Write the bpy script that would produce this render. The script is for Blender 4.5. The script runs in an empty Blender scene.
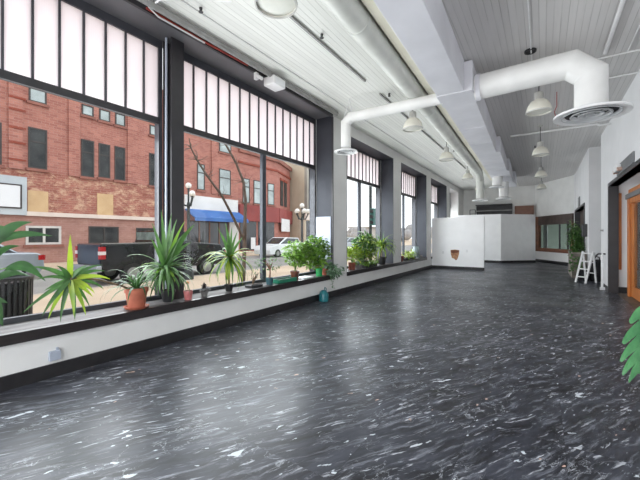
import bpy, bmesh, math, random
from mathutils import Vector, Matrix
R = math.radians
PI = math.pi
scene = bpy.context.scene
COL = scene.collection
random.seed(7)

# ------------------------------------------------------------------ camera
YAW = R(33.49)
F = 337.0
CX, CY = 320.0, 236.0
CAMZ = 1.5
cs, sn = math.cos(YAW), math.sin(YAW)


def ray(u):
    d = (u - CX) / F
    return (cs + d * sn, sn - d * cs)


def at_Y(u, v, Y):
    a, b = ray(u)
    dep = Y / b
    return Vector((a * dep, Y, CAMZ + (CY - v) * dep / F))


def at_X(u, v, X):
    a, b = ray(u)
    dep = X / a
    return Vector((X, b * dep, CAMZ + (CY - v) * dep / F))


cam_d = bpy.data.cameras.new('camera')
cam = bpy.data.objects.new('camera', cam_d)
COL.objects.link(cam)
cam.location = (0, 0, CAMZ)
cam.rotation_euler = (R(90), 0, YAW - R(90))
cam_d.sensor_fit = 'HORIZONTAL'
cam_d.sensor_width = 36
cam_d.lens = 36 * F / 640
cam_d.shift_y = -(240 - CY) / 640
cam_d.clip_start = 0.02
cam_d.clip_end = 400
scene.camera = cam

# ------------------------------------------------------------------ materials


def nt(name):
    m = bpy.data.materials.new(name)
    m.use_nodes = True
    n = m.node_tree.nodes
    n.clear()
    out = n.new('ShaderNodeOutputMaterial')
    return m, n, m.node_tree.links, out


def rgba(c):
    return (c[0], c[1], c[2], 1.0)


def S(r, g, b):
    """sRGB 0-255 to linear"""
    def f(x):
        x /= 255.0
        return x / 12.92 if x <= 0.04045 else ((x + 0.055) / 1.055) ** 2.4
    return (f(r), f(g), f(b))


def pm(name, c1, c2=None, scale=6.0, rough=0.5, bump=0.0, metal=0.0, spec=0.5, stretch=None, lo=0.35, hi=0.65):
    """noise driven principled material"""
    m, n, l, out = nt(name)
    if c2 is None:
        c2 = tuple(x * 0.86 for x in c1)
    tc = n.new('ShaderNodeTexCoord')
    mp = n.new('ShaderNodeMapping')
    if stretch:
        mp.inputs['Scale'].default_value = stretch
    l.new(tc.outputs['Object'], mp.inputs['Vector'])
    no = n.new('ShaderNodeTexNoise')
    no.inputs['Scale'].default_value = scale
    no.inputs['Detail'].default_value = 5
    l.new(mp.outputs[0], no.inputs['Vector'])
    cr = n.new('ShaderNodeValToRGB')
    cr.color_ramp.elements[0].position = lo
    cr.color_ramp.elements[1].position = hi
    cr.color_ramp.elements[0].color = rgba(c2)
    cr.color_ramp.elements[1].color = rgba(c1)
    l.new(no.outputs['Fac'], cr.inputs['Fac'])
    b = n.new('ShaderNodeBsdfPrincipled')
    b.inputs['Roughness'].default_value = rough
    b.inputs['Metallic'].default_value = metal
    b.inputs['Specular IOR Level'].default_value = spec
    l.new(cr.outputs['Color'], b.inputs['Base Color'])
    if bump:
        bp = n.new('ShaderNodeBump')
        bp.inputs['Strength'].default_value = bump
        bp.inputs['Distance'].default_value = 0.02
        l.new(no.outputs['Fac'], bp.inputs['Height'])
        l.new(bp.outputs[0], b.inputs['Normal'])
    l.new(b.outputs[0], out.inputs['Surface'])
    return m


def mathn(n, l, op, a, b=None, c=None):
    x = n.new('ShaderNodeMath')
    x.operation = op
    for i, v in enumerate((a, b, c)):
        if v is None:
            continue
        if isinstance(v, (int, float)):
            x.inputs[i].default_value = v
        else:
            l.new(v, x.inputs[i])
    return x.outputs[0]


def mixc(n, l, fac, a, b):
    x = n.new('ShaderNodeMix')
    x.data_type = 'RGBA'
    if isinstance(fac, (int, float)):
        x.inputs[0].default_value = fac
    else:
        l.new(fac, x.inputs[0])
    for s, v in ((6, a), (7, b)):
        if isinstance(v, tuple):
            x.inputs[s].default_value = rgba(v)
        else:
            l.new(v, x.inputs[s])
    return x.outputs[2]


def ramp(n, l, fac, p0, p1, c0=(0, 0, 0), c1=(1, 1, 1)):
    cr = n.new('ShaderNodeValToRGB')
    cr.color_ramp.elements[0].position = p0
    cr.color_ramp.elements[1].position = p1
    cr.color_ramp.elements[0].color = rgba(c0)
    cr.color_ramp.elements[1].color = rgba(c1)
    l.new(fac, cr.inputs['Fac'])
    return cr.outputs['Color']


def noise(n, l, vec, scale, detail=5, dist=0.0, rough=0.55):
    no = n.new('ShaderNodeTexNoise')
    no.inputs['Scale'].default_value = scale
    no.inputs['Detail'].default_value = detail
    no.inputs['Distortion'].default_value = dist
    no.inputs['Roughness'].default_value = rough
    l.new(vec, no.inputs['Vector'])
    return no.outputs['Fac']


def mapping(n, l, vec, rot=(0, 0, 0), scale=(1, 1, 1), loc=(0, 0, 0)):
    mp = n.new('ShaderNodeMapping')
    mp.inputs['Rotation'].default_value = rot
    mp.inputs['Scale'].default_value = scale
    mp.inputs['Location'].default_value = loc
    l.new(vec, mp.inputs['Vector'])
    return mp.outputs[0]


def floor_mat():
    m, n, l, out = nt('dark marbled floor sheet')
    tc = n.new('ShaderNodeTexCoord')
    P = tc.outputs['Object']
    # large tiles: each one continues the pattern with a shift of its own
    sp = n.new('ShaderNodeSeparateXYZ')
    l.new(P, sp.inputs[0])
    tx = mathn(n, l, 'DIVIDE', sp.outputs[0], 1.22)
    ty = mathn(n, l, 'DIVIDE', mathn(n, l, 'ADD', sp.outputs[1], 0.02), 0.61)
    fx, fy = mathn(n, l, 'FLOOR', tx), mathn(n, l, 'FLOOR', ty)
    cb = n.new('ShaderNodeCombineXYZ')
    l.new(fx, cb.inputs[0])
    l.new(fy, cb.inputs[1])
    wn = n.new('ShaderNodeTexWhiteNoise')
    wn.noise_dimensions = '2D'
    l.new(cb.outputs[0], wn.inputs['Vector'])
    sc = n.new('ShaderNodeVectorMath')
    sc.operation = 'SCALE'
    sc.inputs['Scale'].default_value = 0.35
    l.new(wn.outputs['Color'], sc.inputs[0])
    ad = n.new('ShaderNodeVectorMath')
    ad.operation = 'ADD'
    l.new(P, ad.inputs[0])
    l.new(sc.outputs[0], ad.inputs[1])
    Q = ad.outputs[0]
    # warp
    wnz = n.new('ShaderNodeTexNoise')
    wnz.inputs['Scale'].default_value = 1.7
    wnz.inputs['Detail'].default_value = 3
    l.new(Q, wnz.inputs['Vector'])
    wv = n.new('ShaderNodeVectorMath')
    wv.operation = 'MULTIPLY_ADD'
    wv.inputs[1].default_value = (0.14, 0.14, 0.14)
    l.new(wnz.outputs['Color'], wv.inputs[0])
    l.new(Q, wv.inputs[2])
    wn2 = n.new('ShaderNodeTexNoise')
    wn2.inputs['Scale'].default_value = 7.0
    wn2.inputs['Detail'].default_value = 3
    l.new(Q, wn2.inputs['Vector'])
    wv2 = n.new('ShaderNodeVectorMath')
    wv2.operation = 'MULTIPLY_ADD'
    wv2.inputs[1].default_value = (0.025, 0.025, 0.025)
    l.new(wn2.outputs['Color'], wv2.inputs[0])
    l.new(wv.outputs[0], wv2.inputs[2])
    W = wv2.outputs[0]

    def flow(sx, sy, off):
        """coordinates stretched along the grain, which runs 30 degrees off the long walls"""
        return mapping(n, l, mapping(n, l, W, (0, 0, R(30))), scale=(sx, sy, 1), loc=off)

    base = ramp(n, l, noise(n, l, flow(1.1, 4.5, (0, 0, 0)), 2.0, 10, 0.2, 0.66), 0.36, 0.72, S(22, 22, 27), S(68, 71, 81))
    f1 = ramp(n, l, noise(n, l, flow(1.5, 11, (3, 1, 0)), 2.0, 9, 0.2, 0.68), 0.53, 0.68)
    c = mixc(n, l, mathn(n, l, 'MULTIPLY', f1, 0.5), base, S(146, 150, 160))
    gate = ramp(n, l, noise(n, l, flow(1.3, 3.0, (9, 2, 0)), 1.6, 4), 0.44, 0.60)
    f2 = ramp(n, l, noise(n, l, flow(2.4, 15, (1, 9, 0)), 2.0, 6, 0.3, 0.62), 0.585, 0.64)
    c = mixc(n, l, mathn(n, l, 'MULTIPLY', mathn(n, l, 'MULTIPLY', f2, gate), 0.8), c, S(196, 201, 208))
    # thin curling veins
    vn = noise(n, l, flow(1.6, 3.6, (5, 5, 0)), 1.8, 5, 0.6, 0.6)
    ve = ramp(n, l, mathn(n, l, 'ABSOLUTE', mathn(n, l, 'SUBTRACT', vn, 0.5)), 0.0, 0.009, (1, 1, 1), (0, 0, 0))
    vg = ramp(n, l, noise(n, l, W, 2.3, 4), 0.47, 0.60)
    c = mixc(n, l, mathn(n, l, 'MULTIPLY', mathn(n, l, 'MULTIPLY', ve, vg), 0.55), c, S(190, 195, 202))
    # white flecks and rare tan flecks
    f3 = ramp(n, l, noise(n, l, flow(3.2, 8, (7, 5, 0)), 1.9, 4, 0.5), 0.665, 0.685)
    c = mixc(n, l, mathn(n, l, 'MULTIPLY', f3, 0.8), c, S(208, 216, 222))
    f4 = ramp(n, l, noise(n, l, flow(3, 7, (21, 15, 0)), 1.9, 2), 0.735, 0.75)
    c = mixc(n, l, f4, c, S(190, 158, 140))
    # joints
    ex = mathn(n, l, 'ABSOLUTE', mathn(n, l, 'SUBTRACT', mathn(n, l, 'FRACT', tx), 0.5))
    ey = mathn(n, l, 'ABSOLUTE', mathn(n, l, 'SUBTRACT', mathn(n, l, 'FRACT', ty), 0.5))
    j = mathn(n, l, 'MAXIMUM', mathn(n, l, 'GREATER_THAN', ex, 0.4985), mathn(n, l, 'GREATER_THAN', ey, 0.497))
    c = mixc(n, l, mathn(n, l, 'MULTIPLY', j, 0.35), c, S(22, 22, 26))
    b = n.new('ShaderNodeBsdfPrincipled')
    l.new(c, b.inputs['Base Color'])
    rg = ramp(n, l, noise(n, l, P, 1.1, 5), 0.35, 0.7, (0.31,) * 3, (0.44,) * 3)
    l.new(rg, b.inputs['Roughness'])
    b.inputs['Specular IOR Level'].default_value = 0.33
    bp = n.new('ShaderNodeBump')
    bp.inputs['Strength'].default_value = 0.06
    bp.inputs['Distance'].default_value = 0.01
    l.new(f1, bp.inputs['Height'])
    l.new(bp.outputs[0], b.inputs['Normal'])
    l.new(b.outputs[0], out.inputs['Surface'])
    return m


def boards_mat(name, c, groove, width=0.085):
    """narrow tongue and groove boards running along X"""
    m, n, l, out = nt(name)
    tc = n.new('ShaderNodeTexCoord')
    sp = n.new('ShaderNodeSeparateXYZ')
    l.new(tc.outputs['Object'], sp.inputs[0])
    t = mathn(n, l, 'DIVIDE', sp.outputs[1], width)
    fr = mathn(n, l, 'FRACT', t)
    e = mathn(n, l, 'ABSOLUTE', mathn(n, l, 'SUBTRACT', fr, 0.5))
    g = ramp(n, l, e, 0.43, 0.48)
    fl = mathn(n, l, 'FLOOR', t)
    wn = n.new('ShaderNodeTexWhiteNoise')
    wn.noise_dimensions = '1D'
    l.new(fl, wn.inputs['W'])
    ln = noise(n, l, mapping(n, l, tc.outputs['Object'], scale=(0.6, 9, 1)), 2.0, 5)
    tone = mixc(n, l, mathn(n, l, 'MULTIPLY', wn.outputs['Value'], 0.55), c, tuple(x * 0.86 for x in c))
    tone = mixc(n, l, mathn(n, l, 'MULTIPLY', ramp(n, l, ln, 0.5, 0.75), 0.30), tone, tuple(x * 0.75 for x in c))
    gg = mathn(n, l, 'MULTIPLY', g, ramp(n, l, noise(n, l, mapping(n, l, tc.outputs['Object'], scale=(0.5, 3, 1)), 1.5, 3), 0.3, 0.7))
    col = mixc(n, l, mathn(n, l, 'MULTIPLY', gg, 0.6), tone, groove)
    b = n.new('ShaderNodeBsdfPrincipled')
    b.inputs['Roughness'].default_value = 0.5
    l.new(col, b.inputs['Base Color'])
    bp = n.new('ShaderNodeBump')
    bp.inputs['Strength'].default_value = 0.35
    bp.inputs['Distance'].default_value = 0.01
    bp.invert = True
    l.new(g, bp.inputs['Height'])
    l.new(bp.outputs[0], b.inputs['Normal'])
    l.new(b.outputs[0], out.inputs['Surface'])
    return m


def brick_mat(name, c1, c2, mortar, patch=None, plo=0.5, phi=0.6, patch2=None):
    m, n, l, out = nt(name)
    tc = n.new('ShaderNodeTexCoord')
    sp = n.new('ShaderNodeSeparateXYZ')
    l.new(tc.outputs['Object'], sp.inputs[0])
    cb = n.new('ShaderNodeCombineXYZ')
    l.new(mathn(n, l, 'ADD', sp.outputs[0], sp.outputs[1]), cb.inputs[0])
    l.new(sp.outputs[2], cb.inputs[1])
    br = n.new('ShaderNodeTexBrick')
    br.inputs['Scale'].default_value = 1.0
    br.inputs['Brick Width'].default_value = 0.42
    br.inputs['Row Height'].default_value = 0.15
    br.inputs['Mortar Size'].default_value = 0.012
    br.inputs['Color1'].default_value = rgba(c1)
    br.inputs['Color2'].default_value = rgba(c2)
    br.inputs['Mortar'].default_value = rgba(mortar)
    l.new(cb.outputs[0], br.inputs['Vector'])
    P = tc.outputs['Object']
    big = ramp(n, l, noise(n, l, P, 0.9, 9, 0.0, 0.72), 0.42, 0.66)
    col = mixc(n, l, mathn(n, l, 'MULTIPLY', big, 0.36), br.outputs['Color'], tuple(x * 0.72 for x in c2))
    if patch:
        pa = ramp(n, l, noise(n, l, mapping(n, l, P, scale=(0.8, 1, 1.3)), 1.5, 10, 0.2, 0.78), plo, phi)
        col = mixc(n, l, pa, col, patch)
    if patch2:
        pb = ramp(n, l, noise(n, l, mapping(n, l, P, scale=(0.8, 1, 1.3), loc=(9, 3, 4)), 1.8, 10, 0.2, 0.78), 0.55, 0.62)
        col = mixc(n, l, pb, col, patch2)
    b = n.new('ShaderNodeBsdfPrincipled')
    b.inputs['Roughness'].default_value = 0.85
    b.inputs['Specular IOR Level'].default_value = 0.2
    l.new(col, b.inputs['Base Color'])
    l.new(b.outputs[0], out.inputs['Surface'])
    return m


def glass_mat(name, tint=(0.8, 0.82, 0.82), refl=0.05):
    m, n, l, out = nt(name)
    t = n.new('ShaderNodeBsdfTransparent')
    t.inputs[0].default_value = rgba(tint)
    g = n.new('ShaderNodeBsdfGlossy')
    g.inputs['Roughness'].default_value = 0.02
    fr = n.new('ShaderNodeFresnel')
    fr.inputs['IOR'].default_value = 1.35
    tcn = n.new('ShaderNodeTexCoord')
    sm = noise(n, l, tcn.outputs['Object'], 3.0, 3)
    fac = mathn(n, l, 'MULTIPLY', fr.outputs[0], mathn(n, l, 'MULTIPLY_ADD', sm, 0.3, 0.7))
    ge = n.new('ShaderNodeNewGeometry')
    fac = mathn(n, l, 'MULTIPLY', fac, mathn(n, l, 'SUBTRACT', 1.0, ge.outputs['Backfacing']))
    mx = n.new('ShaderNodeMixShader')
    l.new(fac, mx.inputs[0])
    l.new(t.outputs[0], mx.inputs[1])
    l.new(g.outputs[0], mx.inputs[2])
    l.new(mx.outputs[0], out.inputs['Surface'])
    return m


def fluted_mat():
    m, n, l, out = nt('white fluted translucent glazing')
    tc = n.new('ShaderNodeTexCoord')
    wv = n.new('ShaderNodeTexWave')
    wv.bands_direction = 'X'
    wv.inputs['Scale'].default_value = 14
    wv.inputs['Distortion'].default_value = 0.4
    l.new(tc.outputs['Object'], wv.inputs['Vector'])
    big = noise(n, l, mapping(n, l, tc.outputs['Object'], scale=(1.6, 1, 0.5)), 1.2, 3)
    c = mixc(n, l, mathn(n, l, 'MULTIPLY', wv.outputs['Fac'], 0.10), (0.93, 0.92, 0.94), (0.78, 0.74, 0.78))
    c = mixc(n, l, mathn(n, l, 'MULTIPLY', ramp(n, l, big, 0.4, 0.65), 0.18), c, (0.80, 0.74, 0.77))
    t = n.new('ShaderNodeBsdfTranslucent')
    l.new(c, t.inputs[0])
    d = n.new('ShaderNodeBsdfDiffuse')
    l.new(c, d.inputs[0])
    mx = n.new('ShaderNodeMixShader')
    mx.inputs[0].default_value = 0.12
    l.new(t.outputs[0], mx.inputs[1])
    l.new(d.outputs[0], mx.inputs[2])
    l.new(mx.outputs[0], out.inputs['Surface'])
    return m


def leaf_mat(name, c1, c2, scale=5.0, rough=0.4):
    m, n, l, out = nt(name)
    tc = n.new('ShaderNodeTexCoord')
    no = noise(n, l, tc.outputs['Object'], scale, 4)
    col = ramp(n, l, no, 0.35, 0.65, c2, c1)
    b = n.new('ShaderNodeBsdfPrincipled')
    b.inputs['Roughness'].default_value = rough
    l.new(col, b.inputs['Base Color'])
    t = n.new('ShaderNodeBsdfTranslucent')
    l.new(mixc(n, l, 0.5, col, tuple(min(1, x * 1.8) for x in c1)), t.inputs[0])
    mx = n.new('ShaderNodeMixShader')
    mx.inputs[0].default_value = 0.18
    l.new(b.outputs[0], mx.inputs[1])
    l.new(t.outputs[0], mx.inputs[2])
    l.new(mx.outputs[0], out.inputs['Surface'])
    return m


def clear_plastic(name, c, a):
    m, n, l, out = nt(name)
    tc = n.new('ShaderNodeTexCoord')
    no = noise(n, l, tc.outputs['Object'], 4, 3)
    b = n.new('ShaderNodeBsdfPrincipled')
    l.new(ramp(n, l, no, 0.3, 0.7, tuple(x * 0.9 for x in c), c), b.inputs['Base Color'])
    b.inputs['Roughness'].default_value = 0.2
    b.inputs['Alpha'].default_value = a
    l.new(b.outputs[0], out.inputs['Surface'])
    return m


M = {}
M['floor'] = floor_mat()
M['ceiling'] = boards_mat('white painted ceiling boards', S(228, 229, 224), S(120, 118, 114))
M['ceiling_grey'] = boards_mat('greyer ceiling boards', S(206, 204, 203), S(108, 106, 104))  # same boards in a greyer tone, used right of the boxed duct
M['wall'] = pm('grey white wall paint', S(222, 222, 220), S(214, 214, 212), 2.0, 0.55, 0.02)
M['wall_right'] = pm('cool white wall paint', S(226, 226, 227), S(219, 219, 220), 1.6, 0.55, 0.02)
M['white_panel'] = pm('partition white paint', S(246, 246, 246), S(240, 240, 240), 2.5, 0.5, 0.02)
M['black_base'] = pm('black vinyl baseboard', S(38, 36, 38), S(30, 29, 31), 8, 0.4)
M['sill'] = pm('dark wood sill nosing', S(44, 38, 38), S(32, 28, 29), 12, 0.35, stretch=(0.3, 4, 4))
M['sill_top'] = pm('grey worn sill board', S(112, 108, 108), S(84, 80, 80), 5, 0.65, spec=0.2, stretch=(0.5, 4, 1))
M['frame'] = pm('charcoal window metal', S(66, 67, 73), S(58, 59, 65), 5, 0.4)
M['frame_black'] = pm('black window metal', S(48, 46, 50), S(41, 40, 43), 5, 0.4)
M['lining'] = pm('blue grey window lining', S(58, 60, 67), S(50, 52, 59), 2, 0.55, spec=0.3)
M['header'] = pm('dark grey header paint', S(108, 108, 112), S(97, 97, 101), 2, 0.45)
M['mullion'] = pm('grey aluminium mullion', S(72, 75, 82), S(64, 67, 74), 3, 0.5, spec=0.3)
M['glass'] = glass_mat('shop window glass', (0.88, 0.90, 0.90))
M['glass_clear'] = glass_mat('clear door glass', (0.55, 0.58, 0.57))
M['fluted'] = fluted_mat()
M['duct'] = pm('white duct wrap', S(218, 218, 224), S(206, 206, 212), 1.5, 0.6, 0.05)
M['duct_pipe'] = pm('white painted spiral duct', S(234, 234, 232), S(224, 224, 222), 3, 0.45)
M['duct_grey'] = pm('grey white round duct', S(210, 212, 206), S(196, 198, 192), 3, 0.4)
M['diffuser'] = pm('grey diffuser metal', S(190, 192, 194), S(170, 172, 174), 4, 0.4)
M['dark_gap'] = pm('dark diffuser gap', S(48, 48, 50), S(38, 38, 40), 6, 0.6)
M['pendant'] = pm('cream acrylic lamp dome', S(226, 224, 212), S(216, 213, 200), 5, 0.3)
M['pendant_lens'] = pm('pale lamp lens', S(222, 222, 212), S(212, 212, 202), 5, 0.35)
M['pendant_metal'] = pm('pale grey lamp housing', S(196, 195, 190), S(176, 175, 170), 5, 0.4)
M['white_metal'] = pm('white enamelled metal', S(232, 232, 232), S(222, 222, 222), 5, 0.35)
M['grey_metal'] = pm('grey conduit metal', S(150, 150, 148), S(132, 132, 130), 6, 0.4)
M['dark_metal'] = pm('dark metal', S(48, 48, 50), S(36, 36, 38), 6, 0.45)
M['red_pipe'] = pm('dull red cable', S(168, 58, 48), S(146, 46, 38), 6, 0.5)
M['orange_wood'] = pm('orange stained timber', S(206, 128, 62), S(176, 100, 44), 3, 0.35, stretch=(6, 6, 0.6))
M['brown_wood'] = pm('red brown timber', S(122, 76, 52), S(96, 58, 40), 3, 0.4, stretch=(1, 1, 6))
M['dark_brown'] = pm('dark brown valance', S(78, 64, 58), S(62, 50, 46), 4, 0.6)
M['planter'] = pm('weathered grey planter boards', S(128, 120, 110), S(100, 94, 86), 3, 0.7, stretch=(1, 1, 5))
M['terracotta'] = pm('terracotta', S(178, 104, 80), S(154, 84, 64), 8, 0.7)
M['pink_pot'] = pm('pink ceramic', S(198, 124, 122), S(176, 100, 100), 14, 0.4)
M['grey_pot'] = pm('grey stone pot', S(122, 120, 118), S(94, 92, 90), 12, 0.6)
M['dark_pot'] = pm('black plastic pot', S(44, 44, 46), S(34, 34, 36), 8, 0.4)
M['teal_pot'] = pm('dark teal glazed pot', S(58, 92, 100), S(44, 76, 84), 8, 0.3)
M['teal'] = pm('teal plastic', S(40, 122, 130), S(30, 104, 112), 6, 0.3)
M['green_tray'] = pm('green plastic tray', S(36, 124, 96), S(28, 104, 80), 6, 0.35)
M['green_pot'] = pm('bright green plastic', S(44, 160, 90), S(34, 140, 76), 6, 0.35)
M['brown_pot'] = pm('brown glazed pot', S(112, 66, 46), S(70, 42, 32), 10, 0.3)
M['red_pot'] = pm('red brown clay pot', S(130, 66, 46), S(104, 50, 36), 10, 0.5)
M['soil'] = pm('dark potting soil', S(58, 44, 36), S(36, 28, 24), 40, 0.9, 0.5)
M['stem'] = pm('brown plant stem', S(120, 98, 76), S(92, 74, 58), 20, 0.7)
M['green_stem'] = pm('green stalk', S(96, 134, 62), S(76, 112, 50), 12, 0.5)
M['leaf_dark'] = leaf_mat('dark green leaf', S(58, 92, 52), S(38, 66, 40))
M['leaf_mid'] = leaf_mat('mid green leaf', S(80, 118, 58), S(50, 84, 44))
M['leaf_deep'] = leaf_mat('deep green strap leaf', S(68, 106, 52), S(40, 70, 42), 9)
M['leaf_lime'] = leaf_mat('lime green leaf', S(128, 164, 66), S(88, 130, 50))
M['leaf_yellow'] = leaf_mat('yellow green leaf', S(150, 170, 52), S(104, 138, 46))
M['leaf_pale'] = leaf_mat('pale striped leaf', S(116, 148, 100), S(72, 108, 68))
M['leaf_grey'] = leaf_mat('blue green leaf', S(118, 148, 116), S(84, 116, 88))
M['leaf_purple'] = leaf_mat('dark purple leaf', S(58, 50, 52), S(42, 36, 38), 10)
M['monstera'] = leaf_mat('monstera leaf', S(84, 146, 92), S(56, 116, 70), 7, 0.3)
M['flower'] = pm('orange flower', S(216, 146, 60), S(188, 112, 44), 12, 0.6)
M['paper'] = pm('white paper', S(236, 238, 240), S(228, 230, 233), 3, 0.6)
M['sheet'] = pm('pale blue plastic sheet', S(168, 176, 190), S(156, 164, 178), 3, 0.5)
M['cream_paint'] = pm('cream painted beam', S(238, 234, 216), S(226, 222, 202), 2, 0.5)
M['leaf_grey_paint'] = pm('grey green wall paint', S(168, 178, 168), S(150, 160, 150), 2, 0.6)
M['tan_board'] = pm('exposed tan board', S(186, 142, 108), S(146, 100, 70), 9, 0.8)
M['brown_paper'] = pm('torn brown paper', S(122, 74, 50), S(98, 58, 40), 9, 0.8)
M['amber'] = pm('orange lamp plastic', S(196, 168, 154), S(182, 148, 132), 6, 0.3)
M['sign_grey'] = pm('grey sign panel', S(112, 114, 116), S(100, 102, 104), 3, 0.4)
M['entry_floor'] = pm('brown grey entry floor', S(104, 97, 88), S(84, 78, 70), 4, 0.5)
M['rubber'] = pm('black rubber', S(34, 34, 36), S(26, 26, 28), 8, 0.6)
M['black_fabric'] = pm('black fabric', S(36, 36, 40), S(26, 26, 30), 14, 0.9, 0.3)
# street
M['brick'] = brick_mat('red brick', S(180, 122, 108), S(154, 98, 87), S(172, 134, 124))
M['brick_b'] = brick_mat('brown red brick', S(178, 120, 108), S(154, 98, 88), S(168, 128, 118))
M['brick_worn'] = brick_mat('worn brick with old paint', S(168, 108, 94), S(146, 90, 78), S(172, 134, 120), S(200, 164, 138), 0.49, 0.60, S(134, 80, 68))
M['brick_low'] = brick_mat('faded pink brick', S(168, 126, 116), S(154, 112, 102), S(172, 138, 128), S(178, 142, 130), 0.5, 0.7)
M['brick_dark'] = brick_mat('dark pier brick', S(152, 74, 58), S(138, 66, 52), S(136, 80, 66))
M['cream'] = pm('cream infill', S(206, 174, 132), S(192, 158, 118), 1.5, 0.8)
M['stone'] = pm('pale stone band', S(222, 206, 196), S(206, 190, 180), 1.0, 0.8)
M['sill_stone'] = pm('brown stone sill', S(146, 92, 78), S(128, 80, 68), 1.0, 0.8)
M['sign_board'] = pm('pale blue grey sign board', S(186, 192, 196), S(174, 180, 185), 0.8, 0.6)
M['sign_white'] = pm('white sign face', S(226, 226, 228), S(218, 218, 220), 0.8, 0.5)
M['win_dark'] = pm('dark window glass', S(66, 68, 68), S(36, 38, 40), 1.2, 0.3, spec=0.2)
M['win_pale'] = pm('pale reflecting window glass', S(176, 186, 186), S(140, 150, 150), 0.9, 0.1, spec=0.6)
M['win_frame'] = pm('dark window frame paint', S(62, 54, 52), S(50, 44, 42), 2, 0.6)
M['win_frame_white'] = pm('white window frame paint', S(206, 202, 198), S(190, 186, 182), 2, 0.6)
M['awning_blue'] = pm('blue awning canvas', S(66, 112, 176), S(54, 94, 156), 0.8, 0.8)
M['fascia_white'] = pm('white shop fascia', S(224, 222, 220), S(208, 206, 204), 0.6, 0.7)
M['fascia_red'] = pm('dull red shop fascia', S(146, 66, 62), S(128, 56, 54), 0.8, 0.7)
M['shop_dark'] = pm('dark shop glass', S(52, 52, 56), S(34, 34, 38), 0.5, 0.1, spec=0.6)
M['beige'] = pm('beige stone block', S(196, 182, 160), S(178, 164, 144), 0.4, 0.8)
M['grey_stone'] = pm('grey stone pier', S(160, 154, 144), S(140, 134, 126), 0.4, 0.8)
M['pavement'] = pm('tan concrete pavement', S(206, 184, 160), S(190, 168, 146), 0.5, 0.85)
M['asphalt'] = pm('pale worn asphalt', S(150, 146, 142), S(132, 128, 126), 0.5, 0.85)
M['kerb'] = pm('kerb stone', S(190, 178, 164), S(172, 160, 148), 1, 0.85)
M['bark'] = pm('grey bark', S(112, 98, 88), S(86, 74, 66), 4, 0.9)
M['post'] = pm('dark green post paint', S(52, 60, 60), S(42, 48, 48), 4, 0.5)
M['globe'] = pm('white glass globe', S(240, 236, 230), S(230, 226, 220), 4, 0.2)
M['car_silver'] = pm('silver car paint', S(176, 182, 190), S(166, 172, 180), 2, 0.25, metal=0.5)
M['car_blue'] = pm('dark blue grey car paint', S(70, 80, 98), S(60, 69, 86), 2, 0.2, metal=0.4)
M['car_shaded'] = pm('shaded car paint', S(34, 36, 40), S(26, 28, 32), 2, 0.15)  # pickup body, darker than its tailgate: the side's shade put into the paint
M['car_white'] = pm('white car paint', S(226, 228, 230), S(216, 218, 220), 2, 0.25)
M['car_glass'] = pm('dark car glass', S(54, 62, 66), S(40, 46, 50), 1.5, 0.06, spec=0.7)
M['car_glass_green'] = pm('green grey car glass', S(118, 136, 132), S(92, 108, 106), 3, 0.06, spec=0.7)
M['tail_red'] = pm('red tail lamp', S(178, 40, 44), S(150, 28, 34), 6, 0.2)
M['tail_white'] = pm('white lamp lens', S(226, 220, 220), S(210, 200, 200), 6, 0.2)
M['far_tree'] = pm('distant bare trees', S(166, 162, 160), S(146, 142, 142), 1.2, 0.95)  # lightened towards grey, distance haze put into the colour
M['far_wall'] = pm('distant pale building', S(190, 184, 180), S(172, 166, 162), 0.3, 0.9)
M['signal'] = pm('teal signal housing', S(70, 130, 122), S(56, 110, 102), 3, 0.5)

# ------------------------------------------------------------------ mesh builder


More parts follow.
